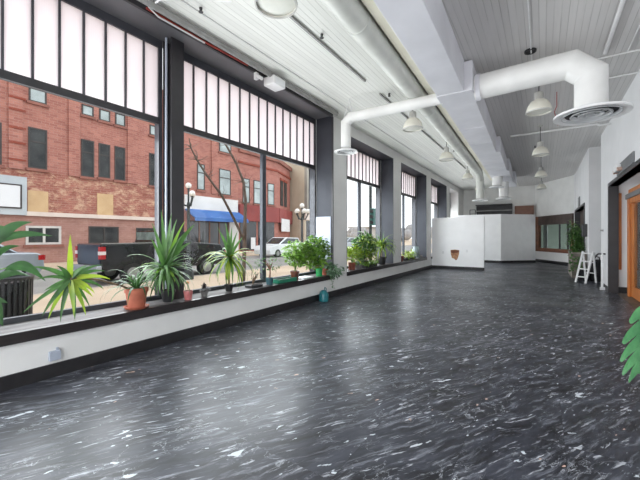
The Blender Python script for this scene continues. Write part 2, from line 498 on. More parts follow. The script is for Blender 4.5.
class MB:
    def __init__(self):
        self.v, self.f = [], []

    def add(self, vs, fs):
        o = len(self.v)
        self.v += [Vector(p) for p in vs]
        self.f += [tuple(i + o for i in q) for q in fs]
        return self

    def box(self, x0, x1, y0, y1, z0, z1):
        vs = [(x0, y0, z0), (x1, y0, z0), (x1, y1, z0), (x0, y1, z0), (x0, y0, z1), (x1, y0, z1), (x1, y1, z1), (x0, y1, z1)]
        return self.add(vs, [(3, 2, 1, 0), (4, 5, 6, 7), (0, 1, 5, 4), (1, 2, 6, 5), (2, 3, 7, 6), (3, 0, 4, 7)])

    def bar(self, a, b, w, h, up=(0, 0, 1)):
        """rectangular bar from a to b, w across, h along up"""
        a, b = Vector(a), Vector(b)
        t = (b - a).normalized()
        up = Vector(up)
        s = t.cross(up)
        if s.length < 1e-4:
            s = t.cross(Vector((1, 0, 0)))
        s.normalize()
        u = s.cross(t).normalized()
        s, u = s * w / 2, u * h / 2
        vs = [a - s - u, a + s - u, a + s + u, a - s + u, b - s - u, b + s - u, b + s + u, b - s + u]
        return self.add(vs, [(3, 2, 1, 0), (4, 5, 6, 7), (0, 1, 5, 4), (1, 2, 6, 5), (2, 3, 7, 6), (3, 0, 4, 7)])

    def prism(self, poly, axis, a, b):
        """poly of 2D points extruded along axis ('x','y','z') from a to b"""
        def P(p, t):
            return {'x': (t, p[0], p[1]), 'y': (p[0], t, p[1]), 'z': (p[0], p[1], t)}[axis]
        n = len(poly)
        vs = [P(p, a) for p in poly] + [P(p, b) for p in poly]
        fs = [tuple(range(n))[::-1], tuple(range(n, 2 * n))]
        fs += [(i, (i + 1) % n, n + (i + 1) % n, n + i) for i in range(n)]
        return self.add(vs, fs)

    def tube(self, pts, r, seg=10, cap=True):
        pts = [Vector(p) for p in pts]
        k = len(pts)
        rs = r if isinstance(r, (list, tuple)) else [r] * k
        t0 = (pts[1] - pts[0]).normalized()
        ref = Vector((0, 0, 1)) if abs(t0.z) < 0.9 else Vector((1, 0, 0))
        s = t0.cross(ref).normalized()
        o = len(self.v)
        prev = t0
        for i, p in enumerate(pts):
            if i == 0:
                t = t0
            elif i == k - 1:
                t = (pts[i] - pts[i - 1]).normalized()
            else:
                t = ((pts[i + 1] - pts[i]).normalized() + (pts[i] - pts[i - 1]).normalized())
                t = t.normalized() if t.length > 1e-6 else prev
            q = prev.rotation_difference(t)
            s = q @ s
            s = (s - t * s.dot(t)).normalized()
            prev = t
            u = t.cross(s)
            m = 1.0
            if 0 < i < k - 1:
                m = 1.0 / max(0.5, t.dot((pts[i] - pts[i - 1]).normalized()))
                bend = (pts[i + 1] - pts[i]).normalized() - (pts[i] - pts[i - 1]).normalized()
                if bend.length > 1e-3:
                    bend = bend - t * bend.dot(t)
                    bend.normalize()
            for j in range(seg):
                a = 2 * PI * j / seg
                d = (s * math.cos(a) + u * math.sin(a)) * rs[i]
                if m > 1.001:
                    d = d + bend * d.dot(bend) * (m - 1)
                self.v.append(p + d)
        for i in range(k - 1):
            for j in range(seg):
                a, b = o + i * seg + j, o + i * seg + (j + 1) % seg
                self.f.append((a, b, b + seg, a + seg))
        if cap:
            self.f.append(tuple(o + j for j in range(seg))[::-1])
            self.f.append(tuple(o + (k - 1) * seg + j for j in range(seg)))
        return self

    def lathe(self, prof, c=(0, 0, 0), seg=24, close=False):
        """prof list of (r, z); r = 0 allowed at the ends"""
        c = Vector(c)
        o = len(self.v)
        rings = []
        for (r, z) in prof:
            if r < 1e-5:
                rings.append([len(self.v)])
                self.v.append(c + Vector((0, 0, z)))
            else:
                rings.append(list(range(len(self.v), len(self.v) + seg)))
                for j in range(seg):
                    a = 2 * PI * j / seg
                    self.v.append(c + Vector((r * math.cos(a), r * math.sin(a), z)))
        pairs = list(zip(rings[:-1], rings[1:]))
        if close:
            pairs.append((rings[-1], rings[0]))
        for A, B in pairs:
            for j in range(seg):
                k = (j + 1) % seg
                if len(A) == 1 and len(B) == 1:
                    continue
                if len(A) == 1:
                    self.f.append((A[0], B[k], B[j]))
                elif len(B) == 1:
                    self.f.append((A[j], A[k], B[0]))
                else:
                    self.f.append((A[j], A[k], B[k], B[j]))
        return self

    def ball(self, c, r, seg=12, rings=8, sz=1.0):
        pr = [(r * math.sin(PI * i / rings), -r * sz * math.cos(PI * i / rings)) for i in range(rings + 1)]
        pr[0] = (0, pr[0][1])
        pr[-1] = (0, pr[-1][1])
        return self.lathe(pr, c, seg)

    def disc(self, c, r, seg=24):
        o = len(self.v)
        c = Vector(c)
        for j in range(seg):
            a = 2 * PI * j / seg
            self.v.append(c + Vector((r * math.cos(a), r * math.sin(a), 0)))
        self.f.append(tuple(range(o, o + seg)))
        return self

    def blade(self, base, az, el, L, w, droop=1.2, n=7, fold=0.25, taper=0.5, twist=0.0, face=None):
        """long arching leaf"""
        p = Vector(base)
        o = len(self.v)
        e = el
        for i in range(n + 1):
            t = i / n
            d = Vector((math.cos(az) * math.cos(e), math.sin(az) * math.cos(e), math.sin(e)))
            side = Vector((-math.sin(az), math.cos(az), 0))
            if face is not None:
                sd = d.cross(Vector(face))
                if sd.length > 0.2:
                    side = sd.normalized()
            nrm = side.cross(d).normalized()
            if twist:
                q = Matrix.Rotation(twist * t, 3, d)
                side = q @ side
                nrm = q @ nrm
            ww = w * (math.sin(PI * min(1, (t * 0.86 + 0.10)) ** taper)) * 0.5 if i < n else 0.0006
            ww = max(ww, 0.0006)
            self.v += [p + side * ww - nrm * ww * fold * -1, p.copy(), p - side * ww + nrm * ww * fold]
            p = p + d * (L / n)
            e -= droop / n * (0.4 + 1.2 * t)
        for i in range(n):
            a = o + i * 3
            self.f += [(a, a + 1, a + 4, a + 3), (a + 1, a + 2, a + 5, a + 4)]
        return self

    def leaf(self, p, d, nrm, L, w, bend=0.15):
        """small oval leaf"""
        p, d = Vector(p), Vector(d).normalized()
        s = d.cross(Vector(nrm))
        if s.length < 1e-3:
            s = d.orthogonal()
        s.normalize()
        u = s.cross(d).normalized()
        o = len(self.v)
        self.v += [p, p + d * L * .35 + s * w * .5 + u * L * .06, p + d * L * .35 - u * L * .02, p + d * L * .35 - s * w * .5 + u * L * .06,
                   p + d * L * .72 + s * w * .36 - u * L * bend * .3, p + d * L * .72 - u * L * (bend * .3 + .05), p + d * L * .72 - s * w * .36 - u * L * bend * .3,
                   p + d * L - u * L * bend]
        self.f += [(o, o + 1, o + 2), (o, o + 2, o + 3), (o + 1, o + 4, o + 5, o + 2), (o + 2, o + 5, o + 6, o + 3), (o + 4, o + 7, o + 5), (o + 5, o + 7, o + 6)]
        return self

    def build(self, name, mat, parent=None, smooth=False, bevel=0.0, recalc=True, angle=35):
        me = bpy.data.meshes.new(name)
        if parent is None:
            xs = [p.x for p in self.v]
            ys = [p.y for p in self.v]
            off = Vector(((min(xs) + max(xs)) / 2, (min(ys) + max(ys)) / 2, min(p.z for p in self.v)))
        else:
            r = parent
            while r.parent:
                r = r.parent
            off = r.location
        me.from_pydata([p - off for p in self.v], [], self.f)
        if recalc:
            bm = bmesh.new()
            bm.from_mesh(me)
            bmesh.ops.recalc_face_normals(bm, faces=bm.faces)
            bm.to_mesh(me)
            bm.free()
        me.materials.append(M[mat] if isinstance(mat, str) else mat)
        o = bpy.data.objects.new(name, me)
        COL.objects.link(o)
        if parent is None:
            o.location = off
        else:
            o.parent = parent
        if smooth:
            for p in me.polygons:
                p.use_smooth = True
            if hasattr(me, 'set_sharp_from_angle'):
                me.set_sharp_from_angle(angle=R(angle))
        if bevel:
            b = o.modifiers.new('bevel', 'BEVEL')
            b.width = bevel
            b.segments = 2
            b.limit_method = 'ANGLE'
        return o


def thing(name, label, cat, loc=(0, 0, 0), rz=0.0, group=None):
    o = bpy.data.objects.new(name, None)
    COL.objects.link(o)
    o.location = loc
    o.rotation_euler = (0, 0, rz)
    o.empty_display_size = 0.1
    o['label'] = label
    o['category'] = cat
    if group:
        o['group'] = group
    return o


def tag(o, label, cat, group=None):
    o['label'] = label
    o['category'] = cat
    if group:
        o['group'] = group
    return o


def struct(o):
    o['kind'] = 'structure'
    return o


def sempty(name, loc=(0, 0, 0)):
    o = bpy.data.objects.new(name, None)
    COL.objects.link(o)
    o.location = loc
    o['kind'] = 'structure'
    return o


def dup(root, loc, rz=0.0, label=None, scale=None):
    r = root.copy()
    COL.objects.link(r)
    r.location = loc
    r.rotation_euler = (0, 0, rz)
    if label:
        r['label'] = label
    if scale:
        r.scale = (scale,) * 3
    for ch in list(root.children):
        c = ch.copy()
        COL.objects.link(c)
        c.parent = r
        for g in list(ch.children):
            d = g.copy()
            COL.objects.link(d)
            d.parent = c
    return r


# ------------------------------------------------------------------ room shell
H = 4.5
YW = 4.35          # street wall, room face
YG = 4.85          # glass plane
YR = -1.45         # right wall, near part
XB = -4.0          # back of the room (behind the photographer)
XF = 23.6          # far wall

struct(MB().box(XB, XF + 1, -4.0, 5.0, -0.2, 0.0).build('floor', 'floor'))
struct(MB().box(XB, XF + 1, 1.2, 5.0, H, H + 0.2).build('ceiling', 'ceiling'))
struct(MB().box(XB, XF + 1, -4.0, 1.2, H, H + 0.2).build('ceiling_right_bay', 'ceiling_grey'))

PIL = [(7.1, 7.86), (11.2, 11.97), (15.2, 15.93), (18.98, 19.7), (22.0, XF)]
wl = MB()
wl.box(XB, XF, YW, 5.0, 0.0, 0.44)
for a, b in PIL:
    wl.box(a, b, YW, 5.0, 0.44, H)
for a, b in [(7.86, 11.2), (11.97, 15.2), (15.93, 18.98), (19.7, 22.0)]:
    wl.box(a, b, YW, 5.0, 4.2, H)
struct(wl.build('wall_left', 'wall'))
struct(MB().box(XB, 16.05, 4.33, YW, 0.0, 0.145).build('baseboard_left', 'black_base'))
# sills: dark nosing and board
k = 1
for a, b in [(XB, 7.1), (7.86, 15.2), (15.93, 18.98), (19.7, 22.0)]:
    s = struct(MB().box(a, b, 4.315, 4.40, 0.44, 0.548).build('trim_%d' % k, 'sill'))
    MB().box(a, b, 4.40, YG + 0.02, 0.44, 0.55).build('sill_board', 'sill_top', s)
    k += 1


def make_window(num, x0, x1, zh, bar, first_bar, mull, lining, left_jamb=True, right_jamb=True, lin='lining'):
    """shop window: frame, transom, translucent upper panels between bars, clear panes below"""
    w = sempty('window_%d' % num, ((x0 + x1) / 2, YG, 0.55))
    fr = MB()
    f = 0.06
    zt = zh - 0.0
    head = 0.12 if num <= 2 else 0.05
    fr.box(x0, x1, YG - 0.03, YG + 0.02, zt - head, zt)
    fr.box(x0, x1, YG - 0.05, YG + 0.02, 0.55, 0.61)
    fr.box(x0, x0 + f, YG - 0.03, YG + 0.02, 0.61, zt - head)
    fr.box(x1 - f, x1, YG - 0.03, YG + 0.02, 0.61, zt - head)
    fr.build('window_frame', 'frame', w)
    MB().box(x0 + f, x1 - f, YG - 0.04, YG + 0.02, 3.185, 3.28).build('transom', 'frame_black', w)
    xs = []
    x = first_bar
    while x < x1 - 0.1:
        if x > x0 + 0.1:
            xs.append(x)
        x += bar
    for x in xs:
        MB().box(x - 0.011, x + 0.011, YG - 0.025, YG + 0.03, 3.28, zt - head).build('glazing_bar', 'frame', w)
    MB().box(x0 + f, x1 - f, YG, YG + 0.016, 3.28, zt - head).build('translucent_panel', 'fluted', w)
    ed = [x0 + f] + mull + [x1 - f]
    for mx in mull:
        MB().box(mx - 0.055, mx + 0.055, YG - 0.05, YG + 0.02, 0.61, 3.185).build('mullion', 'mullion', w)
    for a, b in zip(ed[:-1], ed[1:]):
        a2 = a + (0.055 if a in mull else 0)
        b2 = b - (0.055 if b in mull else 0)
        MB().box(a2, b2, YG, YG + 0.008, 0.61, 3.185).build('pane', 'glass', w)
    m = MB()
    m.box(x0, x0 + 0.015, YG + 0.02, 5.01, 0.46, zt)
    m.box(x1 - 0.015, x1, YG + 0.02, 5.01, 0.46, zt)
    m.box(x0, x1, YG + 0.02, 5.01, 0.44, 0.46)
    m.box(x0 + .015, x1 - .015, YG + 0.02, 5.01, zt - 0.015, zt)
    m.build('outer_lining', 'frame', w)
    if lining:
        m = MB()
        if left_jamb:
            m.box(x0 - 0.0, x0 + 0.012, YW - 0.004, YG - 0.05, 0.55, zt)
        if right_jamb:
            m.box(x1 - 0.012, x1, YW - 0.004, YG - 0.05, 0.55, zt)
        if num > 2:
            m.box(x0, x1, YW - 0.004, YG - 0.03, zt - 0.012, zt)
        m.build('window_lining', lin, w)
    return w


make_window(1, -1.0, 2.95, 4.46, 0.256, 1.135 - 0.256 * 8, [1.0 - 0.06], False)
make_window(2, 3.165, 7.1, 4.46, 0.2565, 3.165 + 0.0865, [5.17], True, left_jamb=False)
make_window(3, 7.86, 11.2, 4.2, 0.257, 7.99, [9.55], True)
make_window(4, 11.97, 15.2, 4.2, 0.257, 12.1, [13.58], True)
make_window(5, 15.93, 18.98, 4.2, 0.257, 16.06, [17.45], True)
make_window(6, 19.7, 22.0, 4.2, 0.257, 19.83, [20.85], True, lin='wall')
make_window(7, -4.0, -1.12, 4.46, 0.256, -3.8, [-2.5], False)
# dark header over the first windows, with its front trim
hd = struct(MB().box(XB, 7.1, YW, 5.0, 4.46, H).build('trim_5', 'header'))
MB().box(XB, 7.1, 4.31, YW, 4.43, H).build('header_edge', 'frame_black', hd)
MB().box(7.085, 7.12, 4.31, 4.352, 0.55, 4.43).build('header_corner_strip', 'frame_black', hd)
# steel column between the first two windows
pc = thing('steel_column', 'black steel column between the two large near windows', 'column', (3.06, 4.7, 0.55))
cm = MB()
cm.box(2.955, 3.165, 4.60, 4.62, 0.55, 4.46)
cm.box(2.955, 3.165, 4.80, 4.82, 0.55, 4.46)
cm.box(3.05, 3.07, 4.62, 4.80, 0.55, 4.46)
cm.build('column_section', 'frame_black', pc)
MB().box(2.955, 3.0, 4.60, 4.606, 0.55, 0.56).build('base_plate', 'dark_metal', pc)
struct(MB().box(-1.12, -1.0, 4.6, 4.9, 0.55, 4.46).build('trim_6', 'frame_black'))
struct(MB().box(2.952, 3.163, YG, YG + 0.008, 0.55, 4.455).build('trim_10', 'glass'))
# thin pale upright rod beside the column
pp = MB().tube([(2.935, 4.70, 0.55), (2.935, 4.70, 4.46)], 0.018, 10).build('pale_rod', 'sheet', smooth=True)
tag(pp, 'thin pale vertical rod beside the black steel column', 'pipe')

# right wall : near part with the black lined opening, alcove, far part
OP0, OP1, OPZ = 7.5, 11.6, 2.80
wr = MB()
wr.box(XB, OP0, YR - 0.18, YR, 0, H)
wr.box(OP0, OP1, YR - 0.18, YR, OPZ, H)
wr.box(OP1, 13.07, YR - 0.18, YR, 0, H)
wr.box(12.89, 13.07, -3.0, YR - 0.18, 0, H)
wr.box(14.6, 15.9, -1.6, -1.3, 0, H)
wr.box(15.9, 20.3, -1.6, -1.3, 2.66, H)
wr.box(20.3, 20.9, -1.6, -1.27, 0, H)
wr.box(14.6, 14.8, -3.0, -1.6, 0, H)
wr.box(12.9, 14.8, -3.2, -3.0, 0, H)
struct(wr.build('wall_right', 'wall_right'))
bb = MB()
bb.box(OP1 + 0.02, 13.07, YR, YR + 0.015, 0, 0.145)
bb.box(14.585, 14.6, -1.6, -1.285, 0, 0.145)
bb.box(14.6, 15.85, -1.3, -1.285, 0, 0.145)
struct(bb.build('baseboard_right', 'black_base'))
# black lining of the wide opening
ln = MB()
ln.box(OP1 - 0.03, OP1 + 0.05, YR - 0.19, YR + 0.02, 0, OPZ)
ln.box(OP0, OP1 + 0.05, YR - 0.19, YR + 0.02, OPZ, OPZ + 0.08)
ln.box(OP0 - 0.05, OP0 + 0.03, YR - 0.19, YR + 0.02, 0, OPZ)
struct(ln.build('trim_7', 'frame_black'))
# entry behind the opening
ew = MB()
ew.box(11.75, 11.9, -3.4, YR - 0.18, 0, H)
ew.box(6.9, 11.9, -3.5, -3.4, 0, H)
ew.box(6.8, 6.95, -3.4, YR - 0.18, 0, H)
struct(ew.build('wall_entry', 'wall_right'))
struct(MB().box(11.735, 11.75, -1.9, YR - 0.19, 0, 0.16).build('baseboard_entry', 'black_base'))
struct(MB().box(6.95, 11.75, -3.4, YR - 0.15, 0.0, 0.006).build('trim_8', 'entry_floor'))
dr = thing('timber_door', 'orange timber door with glass inside the black framed opening', 'door', (10.4, -1.84, 0.006))
MB().box(11.12, 11.30, -1.92, -1.76, 0.006, 2.42).build('door_post', 'orange_wood', dr, bevel=0.006)
MB().box(9.0, 9.16, -1.92, -1.76, 0.006, 2.42).build('door_post', 'orange_wood', dr, bevel=0.006)
MB().box(8.9, 11.40, -1.94, -1.74, 2.42, 2.54).build('door_head', 'sign_grey', dr, bevel=0.006)
MB().box(9.16, 11.12, -1.90, -1.78, 2.30, 2.42).build('top_rail', 'orange_wood', dr)
MB().box(10.94, 11.10, -1.87, -1.81, 0.02, 2.28).build('door_stile', 'orange_wood', dr)
MB().box(9.18, 9.32, -1.87, -1.81, 0.02, 2.28).build('door_stile', 'orange_wood', dr)
MB().box(9.32, 10.94, -1.87, -1.81, 0.02, 0.28).build('bottom_rail', 'orange_wood', dr)
MB().box(9.32, 10.94, -1.845, -1.835, 0.28, 2.28).build('door_glass', 'glass_clear', dr)
tag(MB().box(11.66, 11.735, -1.71, -1.64, 0.62, 2.62).build('timber_post', 'orange_wood', bevel=0.005), 'narrow orange timber strip on white wall behind black opening', 'timber')
# transom window above that timber door
tw = MB().box(8.9, 11.40, -1.90, -1.80, 2.54, 2.66)
tag(tw.build('timber_rail', 'orange_wood'), 'orange timber rail lying over the grey door head', 'timber')

# far walls
struct(MB().box(XF, XF + 0.15, 0.35, 5.0, 0, H).build('wall_far', 'wall'))
A0 = Vector((20.72, -1.27, 0))
A1 = Vector((23.62, 0.40, 0))
AT = (A1 - A0).normalized()
AN = Vector((AT.y, -AT.x, 0))          # points away from the room
ALEN = (A1 - A0).length


def ang_box(m, s0, s1, d0, d1, z0, z1):
    P = [A0 + AT * s + AN * d for s, d in ((s0, d0), (s1, d0), (s1, d1), (s0, d1))]
    vs = [(p.x, p.y, z0) for p in P] + [(p.x, p.y, z1) for p in P]
    m.add(vs, [(3, 2, 1, 0), (4, 5, 6, 7), (0, 1, 5, 4), (1, 2, 6, 5), (2, 3, 7, 6), (3, 0, 4, 7)])
    return m


wa = MB()
ang_box(wa, 0, ALEN, 0, 0.15, 0, 0.66)
ang_box(wa, 0, ALEN, 0, 0.15, 2.62, H)
ang_box(wa, ALEN - 0.12, ALEN, 0, 0.15, 0.66, 2.62)
struct(wa.build('wall_angled', 'wall'))
struct(ang_box(MB(), 0.05, ALEN, -0.02, 0, 0, 0.16).build('baseboard_angled', 'black_base'))
w8 = sempty('window_8', (A0 + A1) / 2)
m = MB()
ang_box(m, 0.02, ALEN - 0.1, -0.05, 0.1, 0.62, 0.82)
ang_box(m, ALEN - 0.45, ALEN - 0.12, -0.05, 0.1, 0.82, 2.62)
ang_box(m, 0.02, 0.14, -0.05, 0.1, 0.82, 2.2)
m.build('window_frame', 'brown_wood', w8)
ang_box(MB(), 0.02, ALEN - 0.45, -0.07, 0.1, 2.12, 2.62).build('valance', 'dark_brown', w8)
ang_box(MB(), 0.14, ALEN - 0.45, 0.05, 0.06, 0.82, 2.12).build('pane', 'glass_clear', w8)
m = MB()
ang_box(m, 1.15, 1.19, 0.02, 0.09, 0.82, 2.12)
ang_box(m, 0.5, 0.54, 0.02, 0.09, 0.82, 2.12)
m.build('mullion', 'frame_black', w8)
ang_box(MB(), ALEN - 0.95, ALEN - 0.6, 0.14, 0.18, 0.8, 2.1).build('curtain', 'white_panel', w8)
# room glimpsed behind that window
wb = MB()
wb.box(27.8, 28, -9, 1.5, 0, 3.4)
wb.box(23.9, 28, 1.3, 1.5, 0, 3.4)
q_ = [A0 + AN * .17, A1 + AN * .17]
wb.prism([(q_[0].x, q_[0].y), (q_[1].x + .1, q_[1].y), (23.9, 1.5), (28, 1.5), (28, -9), (21.3, -9), (21.2, -1.7)], 'z', 3.4, 3.6)
struct(wb.build('wall_beyond', 'leaf_grey_paint'))
st = thing('green_cabinet', 'grey green cabinet standing behind the timber framed far window', 'cabinet', (23.6, -1.6, 0))
MB().box(23.2, 24.4, -1.9, -1.3, 0, 1.9).build('cabinet_body', 'leaf_grey', st)
MB().box(23.17, 23.2, -1.88, -1.62, 0.1, 1.85).build('cabinet_door', 'sign_grey', st)

# wide dark framed opening in the far right wall
d3 = sempty('door_3', (18.1, -1.35, 0))
m = MB()
m.box(15.86, 15.96, -1.62, -1.27, 0, 2.66)
m.box(20.2, 20.3, -1.62, -1.27, 0, 2.66)
m.box(15.86, 20.3, -1.62, -1.27, 2.66, 2.74)
m.build('door_frame', 'frame_black', d3)
MB().box(15.96, 20.2, -1.5, -1.48, 0.0, 2.66).build('dark_infill', 'dark_brown', d3)  # dark sheet standing in for the unlit space behind the opening
MB().box(18.0, 18.08, -1.48, -1.44, 0.0, 2.66).build('door_stile', 'frame_black', d3)

# back of the room behind the photographer: unseen, left open between posts to let light flood in
bk = MB()
bk.box(XB - 0.1, XB, -4.0, YR, 0, H)
bk.box(XB - 0.1, XB, YR, 5.0, 0, 0.15)
bk.box(XB - 0.1, XB, YR, 5.0, 4.35, H)
for y in (YR, 0.4, 2.3, 4.35):
    bk.box(XB - 0.1, XB, y, y + 0.1, 0.15, 4.35)
struct(bk.build('wall_back', 'frame'))

# ------------------------------------------------------------------ partitions
p1 = thing('partition_wall', 'low white partition with a torn brown hole near its base', 'partition', (16.15, 3.23, 0))
MB().box(16.07, 16.22, 2.13, 4.345, 0.0, 2.34).build('panel', 'white_panel', p1, bevel=0.004)
MB().box(16.045, 16.07, 2.11, 4.33, 0.0, 0.13).build('base_strip', 'black_base', p1)
hole = [at_X(u, v, 16.06) for u, v in ((450.6, 250), (455, 249.6), (459.2, 250.2), (459, 254), (457.4, 259), (456, 260.4), (454, 258.6), (452, 258), (450.8, 254))]
MB().prism([(p.y, p.z) for p in hole], 'x', 16.058, 16.07).build('torn_hole', 'tan_board', p1)
hole2 = [at_X(u, v, 16.05) for u, v in ((450.8, 250.2), (459, 250.2), (458.8, 252.2), (456, 252.8), (453, 253.4), (451, 252.6))]
MB().prism([(p.y, p.z) for p in hole2], 'x', 16.05, 16.058).build('brown_paper', 'brown_paper', p1)
for (u, v) in ((443, 252.5), (467, 251)):
    p = at_X(u, v, 16.06)
    MB().box(16.06, 16.07, p.y - .04, p.y + .04, p.z - .06, p.z + .06).build('outlet_plate', 'white_metal', p1)
p2 = thing('partition_wall', 'taller pale partition with an angled grey end, behind the low one', 'partition', (21.5, 2.0, 0))
MB().box(21.1, 21.25, 1.94, 4.345, 0, 2.72).build('front_panel', 'white_panel', p2)
q = [(21.1, 1.94), (22.7, 0.36), (22.8, 0.46), (21.25, 2.0)]
MB().prism(q, 'z', 0, 2.72).build('angled_panel', 'white_panel', p2)
m = MB().box(21.08, 21.1, 1.94, 4.33, 0, 0.13)
m.prism([(21.08, 1.94), (22.69, 0.34), (22.7, 0.36), (21.1, 1.94)], 'z', 0, 0.13)
m.build('base_strip', 'black_base', p2)

# things showing over the partitions at the far end
sh = thing('hood_shelf', 'dark shelf unit on the far wall over the partitions', 'shelf', (23.4, 2.9, 2.4))
MB().box(23.5, 23.6, 1.55, 3.55, 2.75, 3.45).build('back_panel', 'dark_metal', sh)
MB().box(23.15, 23.5, 1.55, 3.55, 3.40, 3.45).build('shelf_board', 'dark_metal', sh)
MB().box(23.15, 23.5, 1.55, 3.55, 3.05, 3.09).build('shelf_board', 'grey_metal', sh)
MB().box(23.15, 23.5, 1.55, 3.55, 2.75, 2.79).build('shelf_board', 'dark_metal', sh)
tag(MB().box(23.35, 23.6, 0.45, 1.42, 2.55, 3.3).build('wall_cabinet', 'brown_wood', bevel=0.01), 'plain brown wall cabinet beside the dark far shelf', 'cabinet')
pr = thing('wire_stand', 'thin dark wire stand peeking over the far partition', 'stand', (22.4, 3.6, 0))
m = MB()
for a, b in ((3.45, 2.7), (3.75, 3.2)):
    m.tube([(22.4, a, 0), (22.4, a, 3.1)], 0.02, 6)
m.tube([(22.4, 3.45, 3.1), (22.4, 3.75, 3.1)], 0.02, 6)
m.tube([(22.4, 3.45, 2.85), (22.4, 3.75, 2.85)], 0.015, 6)
m.build('stand_frame', 'dark_metal', pr)
MB().box(22.2, 22.6, 3.35, 3.85, 0, 0.03).build('stand_foot', 'dark_metal', pr)

# ------------------------------------------------------------------ ducts
ROT = R(1.56)
cr_, sr_ = math.cos(ROT), math.sin(ROT)


def D(x, y, z):
    """duct frame (turned 1.56 degrees from the walls)"""
    return (x * cr_ - y * sr_, x * sr_ + y * cr_, z)


def dbox(m, x0, x1, y0, y1, z0, z1):
    P = [D(x0, y0, z0), D(x1, y0, z0), D(x1, y1, z0), D(x0, y1, z0), D(x0, y0, z1), D(x1, y0, z1), D(x1, y1, z1), D(x0, y1, z1)]
    return m.add(P, [(3, 2, 1, 0), (4, 5, 6, 7), (0, 1, 5, 4), (1, 2, 6, 5), (2, 3, 7, 6), (3, 0, 4, 7)])


ZB = 3.97
mdt = thing('main_duct', 'big white boxed air duct running along the ceiling', 'duct', (10, 1.2, ZB))
m = MB()
dbox(m, XB + .3, 6.15, 0.95, 1.40, ZB, H - .005)
m.build('near_section', 'duct', mdt, bevel=0.01)
dbox(MB(), 6.15, 6.75, 0.82, 1.41, ZB - 0.015, H - .04).build('collar_section', 'duct', mdt, bevel=0.01)
dbox(MB(), 6.75, 11.2, 0.84, 1.40, ZB, H - .02).build('middle_section', 'duct', mdt, bevel=0.01)
dbox(MB(), 11.2, 14.6, 0.74, 1.40, ZB, H - .06).build('middle_section', 'duct', mdt, bevel=0.01)
dbox(MB(), 14.6, 17.6, 0.66, 1.40, ZB, H - .06).build('far_section', 'duct', mdt, bevel=0.01)
dbox(MB(), 17.6, 19.6, 0.56, 1.40, ZB, H - .06).build('end_section', 'duct', mdt, bevel=0.01)
for x in (8.4, 9.9, 12.9, 16.1):
    y0 = 0.95 if x < 6 else 0.84 if x < 11 else 0.74 if x < 14.6 else 0.66
    dbox(MB(), x, x + 0.03, y0 - 0.006, 1.406, ZB - 0.006, H - .07).build('seam_band', 'duct', mdt)


def diffuser(parent, c, r, mat_r='white_metal'):
    """round diffuser of nested cones, at c (bottom centre)"""
    x, y, z = c
    d = MB().lathe([(r * 0.42, 0.16), (r * 0.46, 0.075), (r, 0.03), (r, 0.0), (r * 0.93, 0.0), (r * 0.44, 0.065), (r * 0.40, 0.10)], c, 40).build('diffuser', mat_r, parent, smooth=True)
    MB().lathe([(r * 0.92, 0.004), (r * 0.9, 0.012), (r * 0.45, 0.055), (r * 0.45, 0.062)], c, 40).build('dark_cone', 'dark_gap', d, smooth=True)
    for a in (0.78, 0.55, 0.34):
        MB().lathe([(r * a, 0.0), (r * a, 0.012), (r * (a - 0.09), 0.05), (r * (a - 0.11), 0.045), (r * (a - .035), 0.0)], c, 40, close=True).build('cone_ring', 'diffuser', d, smooth=True)
    MB().disc((x, y, z + 0.09), r * 0.5, 32).build('dark_throat', 'dark_gap', d)
    MB().lathe([(0, 0.0), (r * 0.13, 0.0), (r * 0.1, 0.05), (0, 0.06)], c, 24).build('centre_cap', 'diffuser', d, smooth=True)
    return d


# right branch with its big diffuser
bx = 6.47
rb = thing('branch_duct', 'fat white branch duct with large round diffuser, right of main duct', 'duct', (bx, -0.6, 3.3))
MB().tube([(bx, 1.0, 4.11), (bx, -0.36, 4.14), (bx, -0.60, 3.92), (bx, -0.60, 3.42)], 0.205, 36).build('duct_pipe', 'duct_pipe', rb, smooth=True, angle=25)
MB().tube([(bx, 0.97, 4.11), (bx, 0.90, 4.11)], 0.225, 36).build('collar', 'duct', rb, smooth=True)
diffuser(rb, (bx, -0.60, 3.31), 0.47)
# left branch with small diffuser
lb = thing('branch_duct', 'slim white branch duct with small round diffuser, near the windows', 'duct', (bx, 3.6, 3.3))
MB().tube([(bx, 1.55, 4.06), (bx, 3.47, 4.08), (bx, 3.60, 3.97), (bx, 3.60, 3.42)], 0.108, 28).build('duct_pipe', 'duct_pipe', lb, smooth=True, angle=25)
diffuser(lb, (bx, 3.60, 3.33), 0.25)
m = MB()
m.tube([(bx, 3.50, H), (bx, 3.70, 3.95)], 0.008, 6)
m.tube([(bx, 3.50, H), (bx, 3.42, 3.95)], 0.008, 6)
m.build('hanger_wire', 'white_metal', lb)
# long round duct
rd = thing('round_duct', 'long grey white round duct beside the boxed duct', 'duct', (9, 2.2, 4.2))
zr = CAMZ + 2.82
MB().tube([D(XB + .3, 1.92, zr), D(16.2, 1.92, zr), D(16.75, 1.92, zr - .25), D(16.85, 1.92, zr - .7), D(16.85, 1.92, 3.2)], 0.167, 32).build('duct_pipe', 'duct_grey', rd, smooth=True, angle=28)
for x in (4.0, 7.6, 11.2, 14.8):
    MB().tube([D(x, 1.92, zr), D(x + .04, 1.92, zr)], 0.174, 32).build('joint_band', 'duct_grey', rd, smooth=True)
c = D(16.85, 1.92, 3.10)
diffuser(rd, c, 0.34)
bm_ = MB()
dbox(bm_, XB + .3, 19.0, 1.46, 1.70, 4.30, H - .002)
struct(bm_.build('trim_9', 'cream_paint'))
